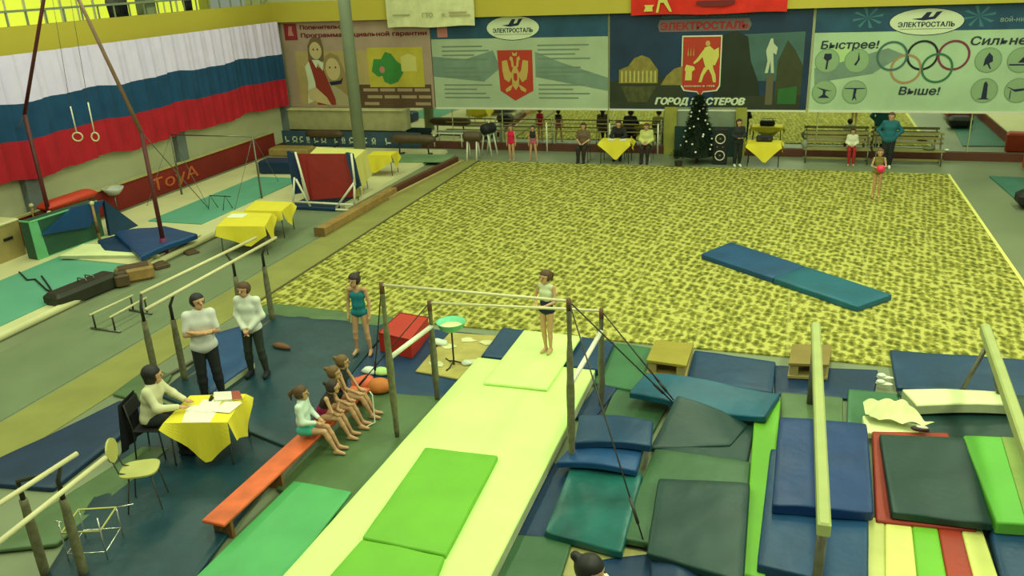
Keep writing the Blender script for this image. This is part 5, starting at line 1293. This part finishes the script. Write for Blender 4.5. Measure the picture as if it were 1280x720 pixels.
# small wire trolley frame on the farther teal panel
p = G(278, 262, .12); r = thing('wire_stand', 'thin dark wire stand on the farther teal panel behind the yellow tables', 'stand', p)
for sx in (-1, 1):
    mb = MB(); mb.path([p+Vector((sx*.25-.15, -.1, 0)), p+Vector((sx*.25-.1, 0, .42)), p+Vector((sx*.25, .15, 0))], .012, 5); mb.build('leg', DARKM, r)
mb = MB(); mb.path([p+Vector((-.35, 0, .4)), p+Vector((.35, 0, .4))], .014, 5); mb.build('cross_bar', DARKM, r)
# red tilted vault board with white tube frame
yb = G(405, 262).y
def V_(px, py, dy=0): return GY(px, py, yb+dy)
r = thing('tilted_trampoline', 'red trampoline tilted upright in a white tube frame left of the column', 'trampoline', V_(405, 262))
mb = MB(); A1, A2, A3, A4 = V_(369, 192, .35), V_(439, 192, .35), V_(441, 246, .0), V_(386, 250, .0)
nv = (A2-A1).cross(A4-A1).normalized()*.10
mb.hexa([A4, A3, A2, A1], [A4+nv, A3+nv, A2+nv, A1+nv]); mb.build('red_panel', vinyl('panel_red', (136, 32, 24), .55, .08), r)
for q in ((361, 188, 369, 190, 380, 240, 370, 242), (434, 190, 442, 192, 452, 232, 446, 236)):
    mb = MB(); Q = [V_(q[0], q[1], .34), V_(q[2], q[3], .34), V_(q[4], q[5], .05), V_(q[6], q[7], .05)]
    mb.hexa([Q[3], Q[2], Q[1], Q[0]], [p_-Vector((0, .12, 0)) for p_ in (Q[3], Q[2], Q[1], Q[0])]); mb.build('side_pad', NB2, r)
for pts in (((368, 222), (366, 262)), ((443, 224), (443, 262)), ((366, 259), (443, 263)), ((370, 224), (388, 258)), ((443, 228), (420, 260)), ((366, 252), (443, 256)), ((369, 190), (386, 250)), ((439, 192), (444, 232))):
    mb = MB(); mb.tube(V_(*pts[0], -.1), V_(*pts[1], -.1), .032, n=8); mb.build('frame_tube', WHITEP, r, True)
q = V_(405, 262, .5); mb = MB(); mb.box((q.x, q.y, .06), (1.5, 1.3, .1), bev=.02); tag(mb.build('floor_pad', NB, None, loc=(q.x, q.y, 0)), 'navy pad under the tilted red trampoline', 'mat')
mb = MB(); q = G(470, 240, .1); mb.hexa([q+Vector((-.3, -.6, 0)), q+Vector((0, -.6, 0)), q+Vector((0, .2, 0)), q+Vector((-.3, .2, 0))], [q+Vector((-.3, .1, .9)), q+Vector((-.26, .1, .9)), q+Vector((-.26, .2, .9)), q+Vector((-.3, .2, .9))]); 
q = G(352, 215, .1); mb = MB(); mb.box(q+Vector((0, 0, .22)), (1.3, .7, .44), rz=.1, bev=.05); tag(mb.build('navy_block', NB2, None, loc=q), 'navy padded block left of the tilted red trampoline', 'block')
q = G(366, 194, .1); mb = MB(); mb.box(q+Vector((0, 0, .16)), (1.6, .7, .3), rz=.05, bev=.06); tag(mb.build('tan_pad', mat('tan_pad_m', (150, 128, 72), .6), None, loc=q), 'tan padded block behind the navy block beside the column', 'block')
# pommel horses and bucks
def horse(label, px, L_, z, r_, rz, legs=2, m=LEATHER, legm=DARKM, name='vaulting_horse', cat='vaulting horse', spread=.25, h0=.1):
    p = G(px[0], px[1], h0); R = Matrix.Rotation(rz, 3, 'Z'); r = thing(name, label, cat, p)
    pts, rr = [], []
    for k in range(11):
        u = k/10*2-1; pts.append(p+R @ Vector((u*L_/2, 0, z-h0))); rr.append(r_*(max(.0, 1-abs(u)**6)**.5*.45+.55) if abs(u) < 1 else r_*.5)
    mb = MB(); mb.path(pts, rr, 12); mb.build('body', m, r, True)
    for sx in ((-.32, .32) if legs == 2 else (-.25, .25)):
        for sy in ((0,) if legs == 2 else (-1, 1)):
            mb = MB(); mb.tube(p+R @ Vector((sx*L_, sy*.08, z-h0-r_*.6)), p+R @ Vector((sx*L_*1.05, sy*spread, 0)), .03, n=8); mb.build('leg', legm, r, True)
            if sy == 0: mb = MB(); mb.box(p+R @ Vector((sx*L_, 0, .02)), (.1, .6, .04), rz=rz); mb.build('foot', legm, r)
    return r
horse('long brown vaulting horse standing on the cream podium near the mirrors', (518, 194), 1.7, .68, .17, 0)
horse('brown leather horse behind the cream table left of the column', (408, 182), 1.6, .55, .16, 0, h0=.1)
horse('short brown buck with white splayed legs at the podium corner', (592, 200), .66, .82, .19, .1, legs=4, legm=WHITEP, name='vaulting_buck', cat='vaulting buck', h0=.0)
horse('black buck with white legs beside the barre, left of the girl in red', (612, 194), .6, .95, .2, 1.2, legs=4, m=BLACK, legm=WHITEP, name='vaulting_buck', cat='vaulting buck', h0=.0)
q = G(525, 199, .105); mb = MB(); mb.box(q+Vector((0, 0, .03)), (2.3, 1.1, .06), rz=.1, bev=.01); tag(mb.build('gym_mat', vinyl('dull_green', (112, 142, 98)), None, loc=q), 'dull green mat under the long brown vaulting horse', 'mat')
# low bars on the podium beside the mirrors
r = thing('low_parallel_bars', 'low white parallel bars on the podium in front of the mirror', 'parallel bars', G(560, 182))
for dy in (-.25, .25):
    q = G(562, 182, .1)+Vector((0, dy, 0)); 
    mb = MB(); mb.tube(q+Vector((-.6, 0, .5)), q+Vector((.7, 0, .5)), .025, n=8); mb.build('rail', WHITEP, r, True)
    for dx in (-.5, .6): mb = MB(); mb.tube(q+Vector((dx, 0, 0)), q+Vector((dx, 0, .5)), .022, n=8); mb.build('leg', WHITEP, r, True)
# letters screen below the ledge
x0, x1 = GY(345, 172, WY-.6).x, GY(526, 178, WY-.6).x
r = thing('low_banner', 'low blue banner with white letter blocks under the wall ledge', 'banner', ((x0+x1)/2, WY-.55, .1))
mb = MB(); mb.box(((x0+x1)/2, WY-.55, .38), (x1-x0, .04, .56)); mb.build('panel', flatm('low_blue', (52, 76, 92), .6, .2), r)
k = x0+.4; i = 0
while k < x1-1.3:
    mb = MB(); hh = .24; wv_ = .16+.05*math.sin(i*1.7)
    mb.box((k+wv_/2, WY-.575, .26), (wv_, .01, .05)); mb.box((k+.02, WY-.575, .32), (.045, .01, hh)); 
    if i % 2: mb.box((k+wv_-.02, WY-.575, .32), (.045, .01, hh))
    if i % 3: mb.box((k+wv_/2, WY-.575, .42), (wv_, .01, .045))
    mb.build('letter_block', WHT, r); k += .32+(.25 if i % 6 == 5 else 0); i += 1

# ================================================================== along the mirrors
# ballet barre
xa, xb = GY(560, 180, WY-.35).x, GY(828, 180, WY-.35).x
r = thing('ballet_barre', 'double wooden ballet barre with white posts in front of the left mirrors', 'barre', ((xa+xb)/2, WY-.4, 0))
for z in (.78, 1.05): mb = MB(); mb.tube((xa, WY-.4, z), (xb, WY-.4, z), .022, n=8); mb.build('rail', mat('barre_wood', (118, 104, 60), .5), r, True)
for px in (613, 684, 762, 822):
    x = GY(px, 190, WY-.4).x; mb = MB(); mb.tube((x, WY-.4, 0), (x, WY-.4, 1.08), .03, n=8); mb.build('post', WHITEP, r, True)
def sp_bench(label, x0, x1, y):
    r = thing('slatted_bench', label, 'bench', ((x0+x1)/2, y, 0)); SL = mat('bench_slat', (134, 126, 70), .6, .12, 4)
    for dy in (-.16, 0, .16): mb = MB(); mb.box(((x0+x1)/2, y+dy, .44), (x1-x0, .12, .03)); mb.build('seat_slat', SL, r)
    for z in (.62, .76, .90): mb = MB(); mb.box(((x0+x1)/2, y+.26+.1*(z-.6), z), (x1-x0, .025, .08)); mb.build('back_slat', SL, r)
    mb = MB(); mb.box(((x0+x1)/2, y-.1, .16), (x1-x0, .03, .06)); mb.build('foot_rail', SL, r)
    for x in (x0+.08, x1-.08):
        mb = MB(); mb.path([(x, y-.22, 0), (x, y-.2, .43), (x, y+.2, .43), (x, y+.3, .93)], .022, 6); mb.build('side_frame', METAL, r, True)
        mb = MB(); mb.tube((x, y+.28, 0), (x, y+.2, .43), .022, n=6); mb.build('side_frame', METAL, r, True)
    return r
x1_, x2_, x3_ = GY(1003, 200, 28.2).x, GY(1088, 200, 28.2).x, GY(1178, 200, 28.2).x
sp_bench('slatted bench carrying the child in red shorts, right of the second yellow table', x1_, x2_-.04, 28.15)
sp_bench('slatted bench behind the coach in teal, right end of the row', x2_+.04, x3_, 28.15)
# fir tree
import random as rnd_
p = G(871, 204); 
r = thing('fir_tree', 'dark green decorated fir tree with small white baubles before the wall panel', 'tree', p)
mb = MB(); mb.tube(p, p+Vector((0, 0, 2.0)), .05, .015, 8); mb.build('trunk', BROWN, r, True)
rr_ = rnd_.Random(4); mb = MB()
for k in range(1500):
    t = rr_.random()**.8; z = .25+t*1.95; rad = (.52*(1-t)**.9+.03); a = rr_.random()*6.283; q = rad*(.35+.65*rr_.random())
    c = p+Vector((math.cos(a)*q, math.sin(a)*q, z)); d = Vector((math.cos(a), math.sin(a), -.35+.3*rr_.random())).normalized()*(.14+.08*rr_.random()); s = Vector((-math.sin(a), math.cos(a), 0))*.028
    mb.v += [c-s, c+s, c+d]; i = len(mb.v)-3; mb.f.append((i, i+1, i+2)); mb.m.append(0)
    u = Vector((0, 0, .03)); mb.v += [c-u, c+u, c+d]; i = len(mb.v)-3; mb.f.append((i, i+1, i+2)); mb.m.append(0)
FIR = mat('fir_green', (26, 46, 26), .8, .3, 6)
mb.build('needles', FIR, r)['kind'] = 'stuff'
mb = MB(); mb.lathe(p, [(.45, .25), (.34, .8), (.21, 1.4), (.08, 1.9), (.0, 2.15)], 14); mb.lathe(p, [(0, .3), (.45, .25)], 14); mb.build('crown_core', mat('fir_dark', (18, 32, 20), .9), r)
for k in range(26):
    t = (k+.5)/26; z = .45+t*1.55; a = -1.57+1.35*math.sin(k*2.4); rad = .54*(1-(z-.25)/2.0)+.09
    mb = MB(); mb.ball(p+Vector((math.cos(a)*rad, math.sin(a)*rad, z)), .035, 8); mb.build('bauble', mat('bauble', (220, 216, 190), .2), r, True)
p = G(848, 209); r = thing('small_bush', 'small dark potted bush at the left foot of the fir tree', 'plant', p)
mb = MB(); mb.lathe(p, [(.1, 0), (.14, .2), (.12, .2), (0, .18)], 12); mb.build('pot', DARKM, r)
mb = MB()
for k in range(350):
    a = rr_.random()*6.283; e = rr_.random()*1.5; q = .12+.16*rr_.random(); c = p+Vector((math.cos(a)*math.cos(e)*q, math.sin(a)*math.cos(e)*q, .28+math.sin(e)*q*1.1)); d = (c-p-Vector((0, 0, .2))).normalized()*.09; s = Vector((-math.sin(a), math.cos(a), 0))*.02
    mb.v += [c-s, c+s, c+d]; i = len(mb.v)-3; mb.f.append((i, i+1, i+2)); mb.m.append(0)
mb.build('leaves', FIR, r)['kind'] = 'stuff'
x0, x1 = GY(843, 180, 28.6).x, GY(922, 180, 28.6).x
mb = MB(); mb.box(((x0+x1)/2, 28.6, .5), (x1-x0, .06, 1.0)); tag(mb.build('folding_screen', mat('screen_green', (26, 54, 50), .7, .2, 2), None, loc=((x0+x1)/2, 28.6, 0)), 'dark green panel screen standing behind the fir tree and loudspeaker', 'screen')
p = G(899, 206); r = thing('loudspeaker', 'tall black loudspeaker with two white-rimmed cones right of the fir tree', 'loudspeaker', p)
mb = MB(); mb.box(p+Vector((0, .2, .57)), (.44, .4, 1.14), bev=.015); mb.build('cabinet', BLACK, r)
for z in (.3, .84):
    mb = MB(); mb.path([p+Vector((.15*math.cos(t*.393), -.005, z+.15*math.sin(t*.393))) for t in range(16)], .018, 6, closed=True); mb.build('cone_rim', WHITEP, r, True)
    mb = MB(); c = p+Vector((0, 0, z)); n = 16; i = 0
    mb.v = [c+Vector((.14*math.cos(k*.393), -.01, .14*math.sin(k*.393))) for k in range(16)]+[c+Vector((0, .05, 0))]; mb.f = [(k, (k+1) % 16, 16) for k in range(16)]; mb.m = [0]*16; cn_ = mb.build('cone', DARKM, r, True)
    mb = MB(); mb.ball(c+Vector((0, .0, 0)), .045, 10); mb.build('dust_cap', METAL, cn_, True)
for s in (-1, 1): mb = MB(); mb.ball(p+Vector((s*.09, -.0, .57)), .035, 8); mb.build('tweeter', METAL, r, True)
# clothes on the barre right
lump('sweater', 'grey-white sweater hanging over the bench end left of the child', 'clothes', (.62, 28.1, .462), .5, (.09, .07, .16), mat('sweater_grey', (130, 136, 118), .8), 31)
lump('backpack', 'olive backpack on the right slatted bench', 'bag', (4.25, 28.15, .462), .46, (.16, .1, .08), mat('bag_olive', (96, 104, 70), .7), 33)
lump('sweater', 'small white cloth at the right end of the slatted bench', 'clothes', (4.75, 28.15, .462), .46, (.07, .05, .03), mat('clothes_white', (214, 222, 200), .8), 35)
# right of the carpet: long white track (seen in the mirror), red block with a dark figure's bag
r = thing('tumbling_track', 'long white tumbling track with a red-brown side beyond the right frame edge', 'podium', (8.3, 22.5, 0))
mb = MB(); mb.box((8.2, 22.2, .2), (2.2, 10, .4)); mb.build('base', mat('track_side', (120, 50, 36), .6), r)
mb = MB(); mb.box((8.2, 22.2, .43), (2.26, 10, .06), bev=.02); mb.build('white_top', CREAM, r)
mb = MB(); mb.box((6.35, 21.4, .3), (.9, 1.3, .5), bev=.1); tag(mb.build('crash_pad', mat('pad_red', (136, 50, 38), .6), None, loc=(6.35, 21.4, .03)), 'red crash pad beside the white track beyond the right frame edge', 'mat')
mb = MB(); mb.box((6.1, 23.4, .25), (.8, .6, .42), bev=.12); tag(mb.build('sports_bag', BLACK, None, loc=(6.1, 23.4, .03)), 'black sports bag beside the white track at the right frame edge', 'bag')
p = G(1284, 214); mb = MB(); mb.box(p+Vector((.35, 0, .35)), (.9, .5, .62), rz=.2, bev=.06); tag(mb.build('red_block', vinyl('block_red', (176, 62, 36)), None, loc=p), 'red padded block cut by the right frame edge', 'block')

# ================================================================== people
def M_(n, rgb): return mat('wear_'+n, rgb, .8, .08, 5)
HB, HD, HL, HM = mat('hair_black', (26, 22, 22), .55), mat('hair_dark', (46, 34, 26), .55), mat('hair_light', (108, 80, 46), .6), mat('hair_brown', (84, 58, 36), .6)
def at(px, py, z=0): p = G(px, py, z); return (p.x, p.y, z)
# the standing man
J = skeleton('stand', 'cross', head=(-.5, -.01), leg_out=.02)
person('man in white T-shirt and black trousers standing with crossed arms by the parallel bars', at(268, 499, .08), 218, 1.78, J,
       [('trousers', 'trousers', M_('black', (32, 36, 36))), ('t_shirt', 'tshirt', M_('white', (206, 204, 196)))], HB, 'short', .014, 1.0, .98, shoes=M_('shoe_black', (30, 30, 32)))
# the boy
J = skeleton('stand', 'clasp', head=(.2, .01), leg_out=.03)
person('teenager in white long-sleeved top and dark trousers with clasped hands', at(324, 469, .07), 190, 1.66, J,
       [('trousers', 'trousers', M_('dark_green', (48, 54, 44))), ('sweater', 'longsleeve', M_('white2', (214, 216, 200)))], HM, 'short', .014, .9, 1.02, shoes=M_('shoe_black', (30, 30, 32)))
# the judge at the table
pj = at(196, 566, .065)
J = skeleton('sit', 'table', seat=.29, lean=.22, head=(-.35, .0))
person('woman in cream sweater with short black hair sitting writing at the judges table', (pj[0]-.0, pj[1]+.05, pj[2]), -75, 1.62, J,
       [('trousers', 'trousers', M_('black', (32, 36, 36))), ('sweater', 'longsleeve', M_('cream', (206, 200, 160)))], HB, 'bob', .014, 1.1, 1.05, shoes=M_('shoe_black', (30, 30, 32)))
chair('dark chair under the woman in the cream sweater', (pj[0], pj[1]+.03, pj[2]), -75, M_('chair_black', (34, 34, 36)), DARKM)
mb = MB(); q = Vector(pj); Rj = Matrix.Rotation(math.radians(-75), 3, 'Z')
for i in range(13):
    for j in range(9):
        u, v = i/12-.5, j/8; mb.v.append(q+Rj @ Vector((u*(.46+.1*v), -.262-.05*v-.02*math.sin(u*16)*v, .88-.72*v)))
for i in range(12):
    for j in range(8): k = i*9+j; mb.f.append((k, k+1, k+10, k+9)); mb.m.append(0)
tag(mb.build('jacket', M_('jacket_black', (24, 24, 28)), None, loc=q+Vector((-.2, 0, .45))), 'black jacket draped over the back of the judges chair', 'jacket')
# girl in teal leotard
J = skeleton('stand', 'down', head=(.35, .02), leg_out=.035)
person('girl in teal and white leotard standing behind the left bar post', at(455, 442, .07), 188, 1.48, J,
       [('leotard', 'leotard', M_('teal', (24, 112, 120)))], HD, 'bun', .012, .86, 1.12)
# gymnast on the mat
J = skeleton('stand', 'front', head=(.2, .0), leg_out=-.02)
person('girl gymnast in dark leotard with white top standing on the thin white mat', at(685, 440, .3), 165, 1.42, J,
       [('leotard', 'leotard', M_('navy', (26, 34, 60))), ('upper_bodice', 'top', M_('white3', (206, 208, 170)))], HM, 'tail', .012, .84, 1.12)
# girls on the bench
def on_bench(px, py): return at(px, py, .055)
bdir = (G(470, 468, .28)-G(266, 655, .28)); 
def bench_spot(t, dx=0): q = G(266, 655, .28)+bdir*t; return (q.x+dx, q.y, .06)
fc = -78
bench_girls = [
 (.50, 1.33, 'girl in white jacket with teal towel and ponytail, nearest on the bench', [('leotard', 'leotard', M_('tealtowel', (70, 168, 150))), ('towel', 'towel', M_('tealtowel', (70, 168, 150))), ('jacket', 'jacket', M_('white4', (208, 220, 206)))], HM, 'tail', 'lap', .05),
 (.60, 1.27, 'girl in magenta leotard bending forward on the bench', [('leotard', 'leotard', M_('magenta', (150, 34, 84))), ('upper_bodice', 'top', M_('dark_brown', (50, 34, 32)))], HD, 'bun', 'knees', .5),
 (.675, 1.30, 'girl in brown leotard sitting third from the near end of the bench', [('leotard', 'leotard', M_('brown', (96, 74, 40))), ('upper_bodice', 'top', M_('brown', (96, 74, 40)))], HL, 'bun', 'knees', .2),
 (.755, 1.32, 'blonde girl in black leotard sitting at the far end of the bench', [('leotard', 'leotard', M_('black', (32, 36, 36))), ('upper_bodice', 'top', M_('black', (32, 36, 36)))], HL, 'bun', 'knees', .12)]
for t, H, lab, wear, hr, hs_, arms, lean in bench_girls:
    J = skeleton('sit', arms, seat=.235, lean=lean, head=(-.15, .0), knee_fwd=.23, foot_fwd=.33, leg_out=-.01)
    person(lab, bench_spot(t, -.02), fc, H, J, wear, hr, hs_, .012, .86, 1.12)
# white rope held by the bench girls
q0 = Vector(bench_spot(.76, .45)); mb = MB(); mb.path([q0+Vector((-.02, 0, .46)), q0+Vector((.03, -.02, .42)), q0+Vector((.05, -.06, .2)), q0+Vector((.08, -.12, .03)), q0+Vector((.0, -.25, .012)), q0+Vector((-.12, -.3, .012))], .010, 6)
tag(mb.build('skipping_rope', WHITEP, None, True, loc=q0), 'white rope hanging from the hands of the sitting girls to the floor', 'rope')
# dark-haired woman at the bottom edge
p = G(738, 704, 1.62)
J = skeleton('stand', 'front', head=(-.5, .02))
person('dark-haired woman in white dotted blouse at the bottom edge', (p.x-.03, p.y-.05, 0), -130, 1.72, J,
       [('trousers', 'trousers', M_('black', (32, 36, 36))), ('blouse', 'longsleeve', M_('blouse', (214, 224, 170)))], HB, 'bun', .012, 1.0, 1.12, shoes=M_('shoe_black', (30, 30, 32)))
# people by the mirrors
FARC = .022
def far(label, px, py, H, face, wear, hair, hst, arms='down', pose='stand', seat=.27, lean=0, z=.0, thin=1.0, shoes=None, head=(0, 0), dy=0, legs=0):
    p = G(px, py, z); J = skeleton(pose, arms, seat=seat, lean=lean, head=head, leg_out=legs)
    return person(label, (p.x, p.y+dy, z), face, H, J, wear, hair, hst, FARC*(.8 if H < 1.4 else 1), thin, 1.0 if H > 1.5 else 1.1, shoes=shoes)
far('small girl in a red leotard standing before the barre', 640, 201, 1.22, 180, [('leotard', 'leotard', M_('scarlet', (204, 20, 66))), ('upper_bodice', 'top', M_('scarlet', (204, 20, 66)))], HL, 'bun', thin=.95)
far('small girl in pink and black leotard standing with one leg aside', 667, 201, 1.2, 180, [('leotard', 'leotard', M_('pink', (176, 84, 104))), ('upper_bodice', 'top', M_('black', (32, 36, 36)))], HD, 'bun', thin=.9, legs=.05)
far('woman with brown top and dark trousers sitting left of the judges table', 727, 204, 1.64, 180, [('trousers', 'trousers', M_('dark2', (44, 36, 30))), ('blouse', 'tshirt', M_('brown2', (104, 84, 62)))], HD, 'long', 'lap', 'sit', dy=.3, shoes=M_('shoe_black', (30, 30, 32)))
far('judge in dark suit with white collar sitting behind the left yellow table', 768, 205, 1.72, 180, [('trousers', 'trousers', M_('dark2', (44, 36, 30))), ('jacket', 'longsleeve', M_('suit', (34, 34, 32))), ('collar', 'top', M_('suit', (34, 34, 32)))], HD, 'short', 'table', 'sit', lean=.3, dy=.95, thin=1.1, head=(0, .03), shoes=M_('shoe_black', (30, 30, 32)))
far('person in pale yellow shirt and dark trousers sitting left of the tree', 806, 204, 1.62, 180, [('trousers', 'trousers', M_('dark2', (44, 36, 30))), ('shirt', 'longsleeve', M_('paleyellow', (196, 196, 118)))], HM, 'short', 'lap', 'sit', dy=.3, head=(0, .04), shoes=M_('shoe_black', (30, 30, 32)))
far('person in black clothes and white shoes standing beside the loudspeaker', 921, 208, 1.5, 200, [('trousers', 'trousers', M_('black', (32, 36, 36))), ('jacket', 'longsleeve', M_('black', (32, 36, 36)))], HD, 'long', 'front', lean=.0, shoes=WHITEP)
far('coach in teal jacket and black trousers standing by the right bench', 1107, 210, 1.70, 172, [('trousers', 'trousers', M_('black', (32, 36, 36))), ('jacket', 'longsleeve', M_('coach', (28, 96, 108)))], HM, 'short', 'hips', thin=1.15, shoes=WHITEP)
far('small child in white top and red shorts sitting on the slatted bench', 1063, 207, 1.25, 180, [('trousers', 'trousers', M_('redtr', (160, 36, 34))), ('shirt', 'longsleeve', M_('white5', (208, 206, 178)))], HD, 'short', 'lap', 'sit', seat=.36, dy=.28)
for px, py, lab in ((727, 204, 'dark chair under the woman left of the judges table'), (768, 205, 'dark chair behind the left yellow table'), (806, 204, 'dark chair under the person in the pale yellow shirt')):
    p = G(px, py); chair(lab, (p.x, p.y+(.95 if px == 768 else .3), 0), 180, M_('chair_dark', (70, 60, 46)), DARKM)
# girl with pink ball
p = far('small girl in olive leotard on the carpet corner holding a pink ball', 1094, 247, 1.32, 175, [('leotard', 'leotard', M_('olive', (120, 112, 50))), ('upper_bodice', 'top', M_('olive', (120, 112, 50)))], HL, 'bun', 'ball', z=.03, thin=.8)
g = G(1094, 247, .03); mb = MB(); mb.ball(g+Vector((.02, -.32, .86)), .105, 16); tag(mb.build('ball', mat('ball_pink', (238, 50, 92), .35, .03), None, True, loc=g+Vector((.02, -.32, .755))), 'bright pink ball held in front of the small girl in olive', 'ball')
# spectators on the balcony
for px, lab in ((141, 'left one of two spectators in dark trousers standing on the balcony'), (153, 'right one of two spectators in dark trousers standing on the balcony'), (235, 'single spectator in dark trousers standing farther right on the balcony')):
    q = GX(px, 12, WX-(.95 if px == 153 else .42)); J = skeleton('stand', 'front', head=(0, 0), leg_out=.01)
    person(lab, (q.x, q.y, zb+.2), -90, 1.72, J, [('trousers', 'trousers', M_('darkt', (28, 28, 34))), ('jacket', 'longsleeve', M_('grey', (92, 92, 88)))], HD, 'short', FARC, 1.05, 1.0, shoes=M_('shoe_black', (30, 30, 32)))

# repeats carry a common group
GR = {'gym_mat': 'gymnastics mats spread over the hall floor', 'draped_table': 'tables under yellow cloths', 'paper_sheet': 'papers on the judges tables', 'slatted_bench': 'slatted benches in front of the mirrors', 'springboard': 'springboards at the carpet edge', 'balance_beam': 'balance beams above the mats', 'slipper': 'pair of white slippers', 'leather_block': 'brown blocks beside the tumbling strip', 'apparatus_post': 'short posts around the crash mat', 'vaulting_buck': 'bucks with white legs by the mirrors', 'cloth_banner': 'cloth banners hanging from the balcony', 'navy_cover': 'navy mats leaning on the crash mat', 'book': 'books on the judges table'}
for o in SC.objects:
    if o.parent or 'category' not in o: continue
    k = o.name.split('.')[0]
    if k in GR and 'group' not in o: o['group'] = GR[k]
    lb = o['label']
    if k == 'person': o['group'] = 'girls sitting on the orange bench' if 'bench' in lb and 'girl' in lb and 'slatted' not in lb else ('spectators on the balcony' if 'balcony' in lb else ('people in front of the mirrors' if o.location.y > 26 else 'people around the bars'))
    if k == 'chair' and lb.startswith('dark chair') and o.location.y > 20: o['group'] = 'chairs in front of the mirrors'
